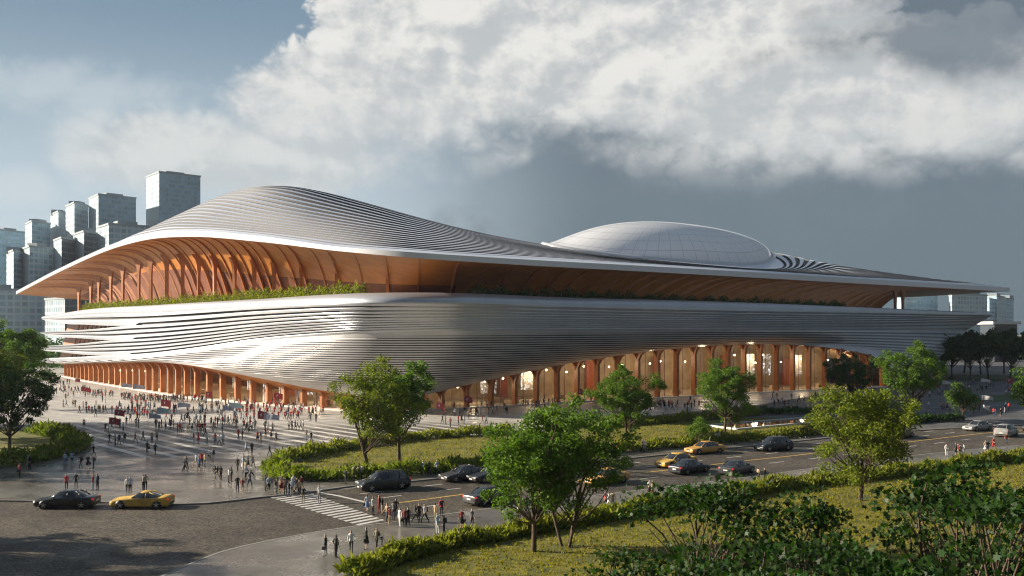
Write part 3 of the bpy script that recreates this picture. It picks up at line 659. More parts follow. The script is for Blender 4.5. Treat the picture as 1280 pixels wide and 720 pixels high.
facade_mat('dark_grid', (.035, .05, .065), (.10, .12, .13), 4.2, 3.0, sharp=.16, rough=.15)
mat('tower_cap', (.26, .31, .34), .7)
def tower(x0, x1, x2, yt, Y, ml, mr, label, name='office_tower'):
    c = P(x1, yt, Y); h = c.z; L = P(x0, yt, Y * 1.035); R = P(x2, yt, Y * 1.03)
    L = Vector((L.x, L.y, 0)); R = Vector((R.x, R.y, 0)); C_ = Vector((c.x, c.y, 0)); Bk = L + R - C_
    o = thing(name, label, 'tower' if h > 50 else 'building', C_, 0, 'office towers on the skyline'); pts = [L, C_, R, Bk]
    for k, (a, b_) in enumerate(zip(pts, pts[1:] + pts[:1])):
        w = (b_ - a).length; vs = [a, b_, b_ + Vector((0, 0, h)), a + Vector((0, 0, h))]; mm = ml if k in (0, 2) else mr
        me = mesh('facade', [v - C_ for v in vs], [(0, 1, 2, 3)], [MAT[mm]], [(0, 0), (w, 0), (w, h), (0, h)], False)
        link('facade', me, o)
    b = MB(C_); ctr = (L + R) / 2
    for a, b_ in zip(pts, pts[1:] + pts[:1]):
        m_ = (a + b_) / 2; d = b_ - a; b.box((m_.x, m_.y, h + .2), (d.length + .6, .8, 1.4), math.atan2(d.y, d.x))
    b.build('parapet', MAT['tower_cap'], o)
    d = R - C_; q = ctr * .6 + (C_ + Bk) * .2
    b = MB(C_); b.box((ctr.x, ctr.y, h + 1.5), (d.length * .45, 9, 5), math.atan2(d.y, d.x)); b.add([(p.x, p.y, h - .4) for p in pts], [(0, 1, 2, 3)]); b.build('plant_room', MAT['tower_cap'], o)
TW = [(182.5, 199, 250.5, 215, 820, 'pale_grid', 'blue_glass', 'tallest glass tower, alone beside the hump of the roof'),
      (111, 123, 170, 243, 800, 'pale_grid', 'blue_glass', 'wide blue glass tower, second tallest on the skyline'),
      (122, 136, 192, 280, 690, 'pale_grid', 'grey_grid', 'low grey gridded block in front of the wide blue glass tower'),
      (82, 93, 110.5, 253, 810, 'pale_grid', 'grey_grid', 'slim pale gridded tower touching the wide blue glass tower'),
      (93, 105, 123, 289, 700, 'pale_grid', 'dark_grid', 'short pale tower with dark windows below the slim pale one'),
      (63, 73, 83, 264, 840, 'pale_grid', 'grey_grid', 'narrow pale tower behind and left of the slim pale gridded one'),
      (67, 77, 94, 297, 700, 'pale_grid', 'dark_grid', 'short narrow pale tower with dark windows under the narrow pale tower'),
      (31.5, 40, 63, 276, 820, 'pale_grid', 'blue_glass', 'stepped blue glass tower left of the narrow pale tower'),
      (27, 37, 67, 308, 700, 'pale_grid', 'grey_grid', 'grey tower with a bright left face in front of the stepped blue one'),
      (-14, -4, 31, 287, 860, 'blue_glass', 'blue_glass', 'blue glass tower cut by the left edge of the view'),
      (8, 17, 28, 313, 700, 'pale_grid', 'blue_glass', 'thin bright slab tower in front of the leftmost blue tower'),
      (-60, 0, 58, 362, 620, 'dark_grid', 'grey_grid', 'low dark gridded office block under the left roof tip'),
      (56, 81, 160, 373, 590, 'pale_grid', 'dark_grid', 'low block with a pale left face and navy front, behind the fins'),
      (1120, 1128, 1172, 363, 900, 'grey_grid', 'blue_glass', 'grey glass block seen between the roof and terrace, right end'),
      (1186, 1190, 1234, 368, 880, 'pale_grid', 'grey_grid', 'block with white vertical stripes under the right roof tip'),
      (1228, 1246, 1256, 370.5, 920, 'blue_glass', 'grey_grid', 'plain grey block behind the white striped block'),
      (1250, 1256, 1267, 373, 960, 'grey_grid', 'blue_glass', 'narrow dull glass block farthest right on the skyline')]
for a in TW: tower(*a)
# pale roofed hall above the right-hand grove
c = P(1248, 402, 560); o = thing('pavilion', 'low building with a pale slab roof peeping over the right grove', 'pavilion', (c.x, c.y, 0))
b = MB((c.x, c.y, 0)); b.box((c.x, c.y, c.z - .8), (16, 20, 1.6)); b.build('roof', MAT['rim'], o); b = MB((c.x, c.y, 0)); b.box((c.x, c.y, (c.z - 1.6) / 2), (13, 17, c.z - 1.6)); b.build('wall', MAT['dark_glass'], o)

# ================================================================== VEGETATION
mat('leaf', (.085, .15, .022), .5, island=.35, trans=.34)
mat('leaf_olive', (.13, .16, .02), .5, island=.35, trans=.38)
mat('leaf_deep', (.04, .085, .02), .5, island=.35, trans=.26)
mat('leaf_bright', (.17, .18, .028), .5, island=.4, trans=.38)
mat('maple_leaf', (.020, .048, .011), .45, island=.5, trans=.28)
mat('bark', (.11, .075, .05), .9, col2=(.06, .042, .03), nscale=3, bump=1, bscale=9)
mat('grass_blade', (.19, .17, .014), .8, island=.35, trans=.3)
LEAF = np.array([(0, -.5), (.26, -.1), (.2, .25), (0, .5), (-.2, .25), (-.26, -.1)])
MAPLE = np.array([(0, -.5), (.12, -.28), (.48, -.30), (.30, -.02), (.50, .22), (.20, .18), (0, .52), (-.20, .18), (-.50, .22), (-.30, -.02), (-.48, -.30), (-.12, -.28)])
BLADE = np.array([(-.07, 0), (.07, 0), (.09, .5), (0, 1), (-.08, .5)])
QUAD = np.array([(0, -.5), (.3, 0), (0, .5), (-.3, 0)])
def leaves(name, cen, up, size, shape, m, rng, curl=.18):
    """cen (n,3), up (n,3): each leaf's long axis; one small polygon per leaf, folded a little along it"""
    n = len(cen); k = len(shape); up = up / np.linalg.norm(up, axis=1)[:, None]
    r = rng.normal(size=(n, 3)); side = np.cross(up, r); side /= np.linalg.norm(side, axis=1)[:, None] + 1e-9; nor = np.cross(side, up)
    size = np.broadcast_to(size, (n,))
    V = cen[:, None, :] + (shape[None, :, 0, None] * side[:, None, :] + shape[None, :, 1, None] * up[:, None, :] + (np.abs(shape[None, :, 0, None]) * curl * 2 - curl * .3 * shape[None, :, 1, None] ** 2) * nor[:, None, :]) * size[:, None, None]
    me = bpy.data.meshes.new(name); me.vertices.add(n * k); me.vertices.foreach_set('co', V.astype(np.float32).ravel())
    me.loops.add(n * k); me.loops.foreach_set('vertex_index', np.arange(n * k, dtype=np.int32))
    me.polygons.add(n); me.polygons.foreach_set('loop_start', np.arange(0, n * k, k, dtype=np.int32)); me.polygons.foreach_set('loop_total', np.full(n, k, dtype=np.int32))
    me.materials.append(MAT[m]); me.update(calc_edges=True); me.validate(); return me
def limb(b, pts, r0, r1, n=7):
    k = len(pts)
    for i in range(k - 1):
        ra = r0 + (r1 - r0) * i / (k - 1); rb = r0 + (r1 - r0) * (i + 1) / (k - 1); b.tube(pts[i], pts[i + 1], ra, rb, n, cap=False)
def bend(a, c, amt, rng, k=5):
    a, c = np.array(a, float), np.array(c, float); L = np.linalg.norm(c - a); m = (a + c) / 2 + rng.normal(size=3) * amt * L; f = np.linspace(0, 1, k)[:, None]
    return [Vector(p) for p in (1 - f) ** 2 * a + 2 * f * (1 - f) * m + f ** 2 * c]
def tree_parts(seed, h, rad, base_h, nclump, per, leaf, lmat, shape=LEAF, stems=1, sig=.55, rtr=None, flat=.75):
    """a tapered trunk with limbs reaching leaf clumps spread through an uneven crown; returns trunk and crown meshes"""
    rng = np.random.default_rng(seed); ch = (h - base_h) / 2; cz = base_h + ch; rtr = rtr or h * .017
    dirs = rng.normal(size=(nclump * 3, 3)); dirs /= np.linalg.norm(dirs, axis=1)[:, None]
    lob = rng.normal(size=(7, 3)); lob /= np.linalg.norm(lob, axis=1)[:, None]
    bump_ = np.max(np.clip(dirs @ lob.T, 0, 1) ** 9, axis=1); rr = (.30 + .70 * rng.random(len(dirs)) ** .5) * (.70 + .48 * bump_)
    cl = dirs * rr[:, None] * np.array([rad, rad, ch]) + [0, 0, cz]
    taper_ = 1 - .38 * np.clip((cl[:, 2] - cz) / ch, -.2, 1) ** 2; cl[:, :2] *= taper_[:, None]
    cl = cl[cl[:, 2] > base_h * .95][:nclump]; cl[:, :2] += rng.normal(size=2) * rad * .08
    b = MB(); sb = []
    for s_ in range(stems):
        a = rng.uniform(0, 6.28); off = 0 if stems == 1 else .35; tip = (math.cos(a) * rad * (.08 if stems == 1 else .38), math.sin(a) * rad * (.08 if stems == 1 else .38), base_h + ch * (.9 if stems == 1 else .5))
        pts = bend((off * math.cos(a), off * math.sin(a), -.1), tip, .05, rng, 7); limb(b, pts, rtr / math.sqrt(stems) * 1.15, rtr * .4, 9); sb.append(pts)
    far = cl[np.argsort(-np.linalg.norm((cl - [0, 0, cz]) / [rad, rad, ch], axis=1))]
    for q in far[:26 if stems == 1 else 15]:
        pts = sb[rng.integers(stems)]; f = pts[int(np.clip(round((q[2] / h) * 4.2 + rng.integers(-1, 1)), 2, len(pts) - 1))]
        pl_ = bend(f, q, .12, rng, 5); limb(b, pl_, rtr * .34, .025, 5)
        for _ in range(2):
            e = np.array(pl_[3]) + rng.normal(size=3) * rad * .2; limb(b, bend(pl_[2], e, .1, rng, 3), rtr * .13, .015, 4)
    tm = mesh('trunk', b.v, b.f, [MAT['bark']])
    n = len(cl) * per; which = np.repeat(np.arange(len(cl)), per); sg = sig * (.7 + .6 * rng.random(len(cl)))[which][:, None]
    d = rng.normal(size=(n, 3)); d /= np.linalg.norm(d, axis=1)[:, None]; d *= rng.random((n, 1)) ** .45 * 1.9
    cen = cl[which] + d * sg * [1, 1, flat]
    out = (cen - [0, 0, cz]); up = out / (np.linalg.norm(out, axis=1)[:, None] + .1) * .6 + rng.normal(size=(n, 3)) * .7 + [0, 0, -.15]
    cm = leaves('crown', cen, up, leaf * (.65 + .7 * rng.random(n)), shape, lmat, rng); return tm, cm
def tree(name, label, loc, parts, rot=0, sc=1.0, group='trees round the hall', szf=1.0):
    o = thing(name, label, 'tree', loc, rot, group); o.scale = (sc, sc, sc * szf); link('trunk', parts[0], o); link('crown', parts[1], o); return o
T_a = tree_parts(3, 14.0, 6.0, 3.0, 75, 150, .30, 'leaf_olive', stems=2)
T_b = tree_parts(9, 14.5, 6.2, 3.2, 110, 150, .30, 'leaf')
T_c = tree_parts(21, 14.0, 6.6, 3.4, 105, 160, .31, 'leaf')
T_d = tree_parts(29, 13.6, 6.4, 2.4, 150, 150, .27, 'leaf_olive')
T_e = tree_parts(31, 15.5, 7.4, 3.4, 95, 130, .36, 'leaf_deep')
T_near = tree_parts(41, 12.3, 5.3, 3.4, 105, 150, .25, 'leaf', sig=.5)
T_near2 = tree_parts(47, 12.5, 6.0, 3.2, 120, 150, .25, 'leaf', stems=3, sig=.5)
T_s = tree_parts(51, 6.0, 2.6, 1.5, 30, 110, .26, 'leaf', rtr=.09, sig=.45)
def at(x, y): return G(x, y)
tree('broadleaf_tree', 'olive green tree with forked trunk, left of the pair before the belly', at(463, 584), T_a, .4, 1.0)
tree('broadleaf_tree', 'rounder green tree, right of the pair before the belly', at(499, 577), T_b, 1.9, 1.0)
tree('broadleaf_tree', 'straight single trunk tree beside the multi stemmed one at the near lawn edge', at(667, 690), T_near, 2.2, 1.0)
tree('broadleaf_tree', 'multi stemmed tree on the near lawn beside the straight trunked one', at(707, 684), T_near2, 2.9, 1.0)
tree('broadleaf_tree', 'green tree with a dark slanting trunk on the island, right of the nose', at(783, 551), T_c, .3, .9)
tree('broadleaf_tree', 'small tree crowding the slanting trunk on the island', at(789, 549), T_s, 0, 1.05)
tree('broadleaf_tree', 'dense round topped tree beside the reflecting pool', at(906, 541), T_b, 3.6, .95)
tree('broadleaf_tree', 'thin young tree in the shadow of the dense round topped one', at(914, 540), T_s, 1.5, .9)
tree('broadleaf_tree', 'yellow green tree standing on the near lawn by the street', at(1075, 626), T_d, 1.1, .97)
tree('broadleaf_tree', 'tall bright tree on a slim dark trunk before the right end', at(1140, 527), T_c, 4.0, 1.15)
tree('broadleaf_tree', 'shaded tree tucked behind the yellow green tree', at(1068, 512), T_e, 2.0, .87)
tree('broadleaf_tree', 'young tree among the crowd, right of the tall slim trunked tree', at(1204, 525), T_s, .5, 1.3)
tree('broadleaf_tree', 'half seen young tree at the right edge of the dim plaza', at(1290, 528), T_s, 2.5, 1.9)
tree('broadleaf_tree', 'small dark tree at the island hedge beside the yellow taxis', at(873, 560), T_s, 3.5, .85)
tree('broadleaf_tree', 'large shady tree rising from the left lawn hedge', at(12, 566), T_e, 0, .90)
tree('broadleaf_tree', 'bright topped tree behind the shady tree, below the fins', at(16, 512), T_b, 5.0, 1.5)
tree('broadleaf_tree', 'tree at the left edge beside the shady one', at(-30, 560), T_a, 1.0, 1.15)
tree('broadleaf_tree', 'sunlit tree showing only its right side at the left border', at(-22, 535), T_d, 2.0, 1.2)
GR = [(1172, 474, 1.25), (1190, 473.5, 1.4), (1212, 474, 1.3), (1236, 474.5, 1.45), (1262, 474, 1.35), (1290, 474, 1.5), (1226, 468, 1.5), (1255, 467, 1.6), (1182, 467, 1.5), (1205, 466, 1.55)]
ORD = ['first', 'second', 'third', 'fourth', 'fifth', 'sixth', 'seventh', 'eighth', 'ninth', 'tenth', 'eleventh', 'twelfth', 'thirteenth', 'fourteenth', 'fifteenth', 'sixteenth']
ORD += ['seventeenth', 'eighteenth', 'nineteenth', 'twentieth']
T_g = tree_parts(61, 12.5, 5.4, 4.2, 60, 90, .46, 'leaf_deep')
GR.sort()
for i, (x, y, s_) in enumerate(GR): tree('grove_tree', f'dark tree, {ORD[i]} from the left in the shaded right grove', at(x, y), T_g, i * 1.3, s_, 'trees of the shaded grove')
# beyond the left of the frame, unseen trees added to shade asphalt and plaza
for i, (x, y, s_) in enumerate([(-66, 83, 1.0), (-60, 76, 1.1), (-57, 69, 1.1), (-53, 61, 1.1), (-88, 128, 1.25), (-92, 142, 1.5), (-103, 161, 1.9), (-116, 186, 1.9)]):
    tree('added_shade_tree', f'unseen tree added for its shade, {ORD[i]} of the row beyond the left edge', (x, y, 0), T_e, i * 2.1, s_, 'trees added for shade beyond the left edge')
# woods on the horizon
def wood(name, pts, wid, hgt, n, m, seed, leaf=1.1):
    rng = np.random.default_rng(seed); pl_ = resample(pts, step=1.0); q = pl_[rng.integers(len(pl_), size=n)]; hh = hgt * (.75 + .35 * np.sin(q[:, 0] * .21 + seed) * np.sin(q[:, 0] * .083 + q[:, 1] * .05))
    cen = np.c_[q[:, 0] + rng.normal(size=n) * wid, q[:, 1] + rng.normal(size=n) * wid, rng.random(n) ** .8 * hh]
    me = leaves(name, cen, rng.normal(size=(n, 3)) + [0, 0, .3], leaf * (.6 + .8 * rng.random(n)), QUAD, m, rng); return tag(link(name, me), kind='stuff')
wood('distant_woodland', [(-420, 520), (-250, 520), (-215, 470)], 9, 14, 14000, 'leaf_deep', 5, 1.6)
wood('distant_woodland', [(170, 560), (260, 600), (480, 640)], 8, 11, 12000, 'leaf_deep', 6, 1.6)
# hedges: strap leaved shrubs in a bed
def hedge(name, label, pts, wid, hgt, dens, m, seed, z0=0.0, blade=.75, cat='hedge', group='shrub borders', strap=.55, m2=None):
    rng = np.random.default_rng(seed); pl_ = resample(pts, step=.25); L = len(pl_) * .25; n = int(L * dens); i = rng.integers(len(pl_) - 1, size=n)
    d = pl_[i + 1] - pl_[i]; d /= np.linalg.norm(d, axis=1)[:, None] + 1e-9; nn = np.c_[-d[:, 1], d[:, 0]]
    off = rng.uniform(-1, 1, n); x = i * .25
    hv = hgt * (.72 + .22 * np.sin(x * .9 + seed) + .18 * np.sin(x * 2.3 + off * 3) + .12 * np.sin(x * .31)) * (1 - .55 * np.abs(off) ** 3)
    q = pl_[i] + nn * (off * wid / 2)[:, None] + rng.normal(size=(n, 2)) * .12
    z = z0 + hv * rng.random(n) ** .6 * .8
    o = Vector((*pl_[len(pl_) // 2], z0)); t_ = thing(name, label, cat, o, 0, group)
    cen = np.c_[q, z] - np.array(o); up = rng.normal(size=(n, 3)) * [.75, .75, .3] + [0, 0, 1.0]
    ns = int(n * strap)
    me = leaves('foliage', cen[:ns], up[:ns], blade * (.6 + .7 * rng.random(ns)), BLADE * [1.5, 1], m, rng, .1); link('foliage', me, t_)
    me = leaves('foliage', cen[ns:], rng.normal(size=(n - ns, 3)) + [0, 0, .4], .26 * (.6 + .8 * rng.random(n - ns)), LEAF, m2 or m, rng); link('foliage', me, t_)
    return t_
hedge('hedge', 'leafy border along the plaza side of the island lawn', gp([(352, 578), (420, 563), (520, 549), (600, 544.5), (640, 542)]), 3.2, 1.9, 190, 'leaf_bright', 1, m2='leaf')
hedge('hedge', 'leafy border round the blunt left tip of the island, facing the street', gp([(348, 583), (342, 592), (362, 600), (440, 599), (540, 591.5), (600, 584)]), 3.0, 2.0, 190, 'leaf_olive', 2, m2='leaf')
hedge('hedge', 'border on the street side of the island behind the taxis', gp([(600, 584), (700, 573), (770, 565.5), (840, 559), (900, 553), (1000, 545), (1100, 536)]), 2.6, 1.7, 170, 'leaf_bright', 3, m2='leaf')
hedge('hedge', 'border between the island lawn and the dim plaza', gp([(735, 536), (840, 528), (905, 522.5), (945, 519)]), 3.0, 1.9, 170, 'leaf_bright', 4, m2='leaf')
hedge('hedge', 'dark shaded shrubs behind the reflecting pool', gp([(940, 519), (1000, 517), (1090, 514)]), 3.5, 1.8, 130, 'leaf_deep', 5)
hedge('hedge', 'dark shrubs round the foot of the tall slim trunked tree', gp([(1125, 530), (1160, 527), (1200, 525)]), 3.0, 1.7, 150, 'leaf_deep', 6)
hedge('hedge', 'shrubs edging the left lawn beside the wet pavement', gp([(-60, 588), (0, 583), (50, 575), (88, 565), (96, 556), (80, 548), (45, 540)]), 4.2, 2.4, 230, 'leaf_olive', 7, m2='leaf')
hedge('hedge', 'near border of strap leaved plants in the centre foreground', gp([(440, 722), (500, 700), (560, 683), (620, 673.5), (690, 661), (760, 649)]), 2.4, 1.5, 420, 'leaf_bright', 8, m2='leaf', blade=.6)
hedge('hedge', 'sunlit strap leaved border along the right near pavement', gp([(760, 649), (830, 637), (900, 625), (960, 614), (1050, 603), (1130, 594), (1280, 573.5), (1420, 556)]), 2.6, 1.7, 330, 'leaf_bright', 9, m2='leaf_olive', blade=.65)
def terr(x0, x1, k=14):
    xs_ = np.linspace(x0, x1, k); out = []
    for x in xs_:
        i = int(np.argmin(abs(np.array([640 + FOC * q[0] / q[1] for q in TOP]) - x))); q = TOP[i] + inw[i] * 2.6; out.append((q[0], q[1]))
    return out
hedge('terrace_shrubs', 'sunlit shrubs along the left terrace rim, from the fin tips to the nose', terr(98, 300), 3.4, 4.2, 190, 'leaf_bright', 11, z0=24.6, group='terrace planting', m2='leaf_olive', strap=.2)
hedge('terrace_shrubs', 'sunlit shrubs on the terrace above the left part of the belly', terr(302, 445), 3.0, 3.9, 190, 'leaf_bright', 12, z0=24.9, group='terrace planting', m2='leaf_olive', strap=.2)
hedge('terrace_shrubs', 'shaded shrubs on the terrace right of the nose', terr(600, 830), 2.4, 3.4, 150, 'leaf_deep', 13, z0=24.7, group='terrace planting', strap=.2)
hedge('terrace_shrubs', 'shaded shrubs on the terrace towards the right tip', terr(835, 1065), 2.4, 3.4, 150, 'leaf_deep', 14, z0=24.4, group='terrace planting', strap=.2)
# lawns' grass
def inside(poly, q):
    poly = np.array(poly); x, y = q[:, 0], q[:, 1]; r = np.zeros(len(q), bool); j = len(poly) - 1
    for i in range(len(poly)):
        a, c_ = poly[i], poly[j]; k = ((a[1] > y) != (c_[1] > y)) & (x < (c_[0] - a[0]) * (y - a[1]) / (c_[1] - a[1] + 1e-12) + a[0]); r ^= k; j = i
    return r
def grass(poly, n, size, seed):
    rng = np.random.default_rng(seed); P_ = np.array(poly); q = rng.uniform(P_.min(0), P_.max(0), (n, 2)); q = q[inside(poly, q)]
    cen = np.c_[q, np.full(len(q), .04)]; up = rng.normal(size=(len(q), 3)) * [.5, .5, .1] + [0, 0, 1]
    me = leaves('grass', cen, up, size * (.5 + rng.random(len(q))), BLADE * [2.2, 1], 'grass_blade', rng, .1); tag(link('grass', me), kind='stuff')
grass(gp(NL) + [(120, 84), (60, 62), (0, 62), (-14, 66)], 170000, .20, 1); grass(gp(ISL), 60000, .22, 2)
# crowns close to the camera at the lower right
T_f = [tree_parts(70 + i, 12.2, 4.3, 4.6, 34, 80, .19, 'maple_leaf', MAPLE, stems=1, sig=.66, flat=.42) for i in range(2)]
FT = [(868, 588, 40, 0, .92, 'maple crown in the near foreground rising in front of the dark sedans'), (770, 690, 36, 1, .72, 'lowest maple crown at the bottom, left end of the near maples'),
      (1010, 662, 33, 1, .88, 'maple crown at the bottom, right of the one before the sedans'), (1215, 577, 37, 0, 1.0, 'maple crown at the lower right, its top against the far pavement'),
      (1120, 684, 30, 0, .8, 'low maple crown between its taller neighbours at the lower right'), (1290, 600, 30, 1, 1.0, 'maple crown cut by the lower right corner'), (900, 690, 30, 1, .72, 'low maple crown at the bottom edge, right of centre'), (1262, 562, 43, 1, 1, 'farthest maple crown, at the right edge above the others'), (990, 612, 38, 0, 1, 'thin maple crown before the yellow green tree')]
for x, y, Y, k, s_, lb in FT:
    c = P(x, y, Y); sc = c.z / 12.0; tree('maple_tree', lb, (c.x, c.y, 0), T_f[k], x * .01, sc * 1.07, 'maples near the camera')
# ================================================================== CARS
mat('tyre', (.015, .015, .016), .8); mat('alloy', (.55, .56, .58), .3, .9); mat('car_glass', (.012, .014, .016), .05, spec=.9, coat=.6)
mat('headlight', (.75, .78, .80), .08, .3, coat=1); mat('taillight', (.45, .012, .01), .2, coat=1, emit=(.8, .03, .02), estr=.25); mat('chrome', (.7, .7, .7), .15, 1)
mat('plate', (.65, .66, .62), .5); mat('trim', (.02, .02, .02), .5)
PAINT = {k: mat('paint_' + k, c_, .35, .1, coat=.45) for k, c_ in dict(black=(.012, .013, .015), dark_grey=(.035, .037, .04), navy=(.014, .018, .028), yellow=(.62, .30, .03), amber=(.55, .30, .07), silver=(.30, .30, .29), bronze=(.14, .10, .06)).items()}
CARS = {  # length, width, roof height, belt, (front glass foot, roof front, roof back, rear glass foot), bonnet height, tail height, wheel radius
    'saloon': (4.85, 1.84, 1.46, .93, (1.35, 2.15, 3.30, 4.20), .86, 1.00, .34),
    'coupe': (4.75, 1.88, 1.36, .93, (1.60, 2.40, 3.10, 4.15), .88, 1.00, .35),
    'suv': (4.80, 1.92, 1.72, 1.06, (1.20, 1.85, 4.05, 4.62), 1.02, 1.15, .38)}
def car_meshes(kind, paint):
    L, Wd, Ht, belt, (g0, r0, r1, g1), hb, ht_, wr = CARS[kind]; hw = Wd / 2; out = {}
    st = [(0, .80, .34, .58), (.10, .93, .22, .68), (.45, .985, .19, hb - .10), (g0 * .75, 1, .19, hb - .02), (g0, 1, .19, hb + .04), (r0, 1, .19, belt + .02), ((r0 + r1) / 2, 1, .19, belt + .02), (r1, 1, .19, belt + .03), (g1, 1, .19, ht_ - .02), (L - .40, .985, .2, ht_ - .01), (L - .08, .92, .24, ht_ - .07), (L, .80, .36, ht_ - .22)]
    b = MB(); rows = []
    for x, wf, zb, zt in st:
        w_ = hw * wf; m_ = zb + (zt - zb) * .45; half = [(0, zb), (w_ * .86, zb), (w_ * .98, zb + .10), (w_, m_), (w_ * .985, zt - .12), (w_ * .90, zt - .03), (w_ * .55, zt + .015), (0, zt + .03)]
        rows.append([(x - L / 2, y, z) for y, z in half] + [(x - L / 2, -y, z) for y, z in half[-2:0:-1]])
    b.grid(rows, closed=True); n = len(rows[0]); b.f += [tuple(range(n)), tuple(range((len(st) - 1) * n, len(st) * n))[::-1]]; b.mi += [0, 0]
    body = mesh('body', b.v, b.f, [paint]); bm = bmesh.new(); bm.from_mesh(body); bmesh.ops.recalc_face_normals(bm, faces=bm.faces); bmesh.ops.subdivide_edges(bm, edges=bm.edges, cuts=1, use_grid_fill=True, smooth=.6); bm.to_mesh(body); bm.free()
    body.polygons.foreach_set('use_smooth', [True] * len(body.polygons)); out['body'] = body
    # glasshouse: belt ring to roof ring, glass sides, painted roof and pillars
    def ringp(z, f):
        t0, t1 = g0 + (r0 - g0) * f - L / 2, g1 + (r1 - g1) * f - L / 2; w_ = hw * (.93 - .20 * f ** 1.3); c_ = .22 * w_
        return [(t0, w_ * .78, z), (t0 + .22, w_, z), ((t0 + t1) / 2, w_ * 1.01, z), (t1 - .25, w_ * .98, z), (t1, w_ * .74, z), (t1 + .03, 0, z), (t1, -w_ * .74, z), (t1 - .25, -w_ * .98, z), ((t0 + t1) / 2, -w_ * 1.01, z), (t0 + .22, -w_, z), (t0, -w_ * .78, z), (t0 - .06, 0, z)]
    zr = [belt - .04, belt + (Ht - belt) * .55, Ht - .10, Ht - .04]; ff = [0, .55, .9, 1.0]
    b = MB(); b.grid([ringp(z, f) for z, f in zip(zr, ff)], closed=True); g_ = mesh('glasshouse', b.v, b.f, [MAT['car_glass']]); out['glasshouse'] = g_
    b = MB(); top = [ringp(Ht - .045, .985), ringp(Ht - .01, 1.04)]; ctr = [((p_[0]) * .55 + .0 * p_[0] + ((g0 + g1 + r0 + r1) / 4 - L / 2) * .45, p_[1] * .5, Ht + .03) for p_ in top[1]]
    b.grid(top + [ctr], closed=True); b.f.append(tuple(range(len(b.v) - 12, len(b.v)))); b.mi.append(0); out['roof'] = mesh('roof', b.v, b.f, [paint])
    R0, R1 = ringp(zr[0], 0), ringp(Ht - .03, 1.0); mid = (g0 + g1) / 2 - L / 2; out['pillars'] = []
    def pil(a, c_, r0_, r1_, n_): q = MB(); q.tube(a, c_, r0_, r1_, n_); out['pillars'].append(mesh('pillar', q.v, q.f, [paint]))
    for i in (0, 10, 4, 6):
        a, c_ = Vector(R0[i]), Vector(R1[i]); pil(a + Vector((0, a.y * .012, 0)), c_ + Vector((0, c_.y * .012, 0)), .045, .035, 5)
    for sy in (1, -1):
        for dxx in ((0.02,) if kind == 'coupe' else (-.05, .88) if kind == 'saloon' else (-.35, .72)): pil((mid + dxx, sy * hw * .945, belt), (mid + dxx + .02, sy * hw * .755, Ht - .05), .035, .03, 4)
    wheels = []
    for x in (.92, L - .95):
        for sy in (1, -1):
            b = MB(); y0 = sy * (hw - .20); y1 = sy * (hw + .012); c_ = x - L / 2; b.tube((c_, y0, wr), (c_, y1 - sy * .03, wr), wr, wr, 22, 0, False)
            b.tube((c_, y1 - sy * .03, wr), (c_, y1, wr), wr, wr * .93, 22, 0, True)
            rb = MB(); rb.tube((c_, y1 - sy * .01, wr), (c_, y1 + sy * .008, wr), wr * .66, wr * .64, 20, 0, False)
            rb.tube((c_, y1, wr), (c_, y1 + sy * .02, wr), wr * .14, wr * .12, 8)
            for k in range(5):
                a = k * 2 * math.pi / 5 + .3; rb.box((c_ + math.cos(a) * wr * .36, y1 + sy * .006, wr + math.sin(a) * wr * .36), (.001, .001, .001)); p0 = Vector((c_, y1 + sy * .008, wr)); p1 = p0 + Vector((math.cos(a), 0, math.sin(a))) * wr * .63; rb.tube(p0, p1, .045, .035, 4)
            rb.tube((c_, y1 - sy * .004, wr), (c_, y1 + sy * .0, wr), wr * .64, wr * .63, 20, 1)
            ab = MB(); ab.tube((c_, sy * (hw - .3), wr + .02), (c_, sy * (hw + .004), wr + .02), wr * 1.17, wr * 1.17, 24)
            wheels.append((mesh('wheel', b.v, b.f, [MAT['tyre']]), mesh('rim', rb.v, rb.f, [MAT['alloy'], MAT['trim']], smooth=False, mi=rb.mi), mesh('wheel_arch', ab.v, ab.f, [MAT['trim']])))
    out['wheels'] = wheels; small = []
    def bx(name, c_, d, m, rz=0): q = MB(); q.box(c_, d, rz); small.append((name, mesh(name, q.v, q.f, [MAT[m]], smooth=False)))
    for sy in (1, -1):
        bx('headlight', (-L / 2 + .20, sy * hw * .70, hb - .23), (.24, .36, .14), 'headlight', sy * .42); bx('taillight', (L / 2 - .14, sy * hw * .74, ht_ - .20), (.20, .34, .16), 'taillight', -sy * .35)
        bx('mirror', (g0 + .45 - L / 2, sy * (hw + .08), belt + .07), (.12, .18, .12), 'trim'); 
        bx('door_handle', (mid + .35, sy * (hw + .003), belt - .14), (.16, .02, .03), 'chrome')
    bx('grille', (-L / 2 + .035, 0, .56), (.08, .62, .17), 'trim'); bx('number_plate', (-L / 2 - .0, 0, .42), (.03, .44, .11), 'plate'); bx('number_plate', (L / 2 - .02, 0, .62), (.06, .44, .13), 'plate')
    bx('bumper', (-L / 2 + .06, 0, .33), (.10, Wd * .72, .09), 'trim'); bx('bumper', (L / 2 - .05, 0, .40), (.12, Wd * .74, .14), 'trim')
    out['small'] = small; return out
CM = {}
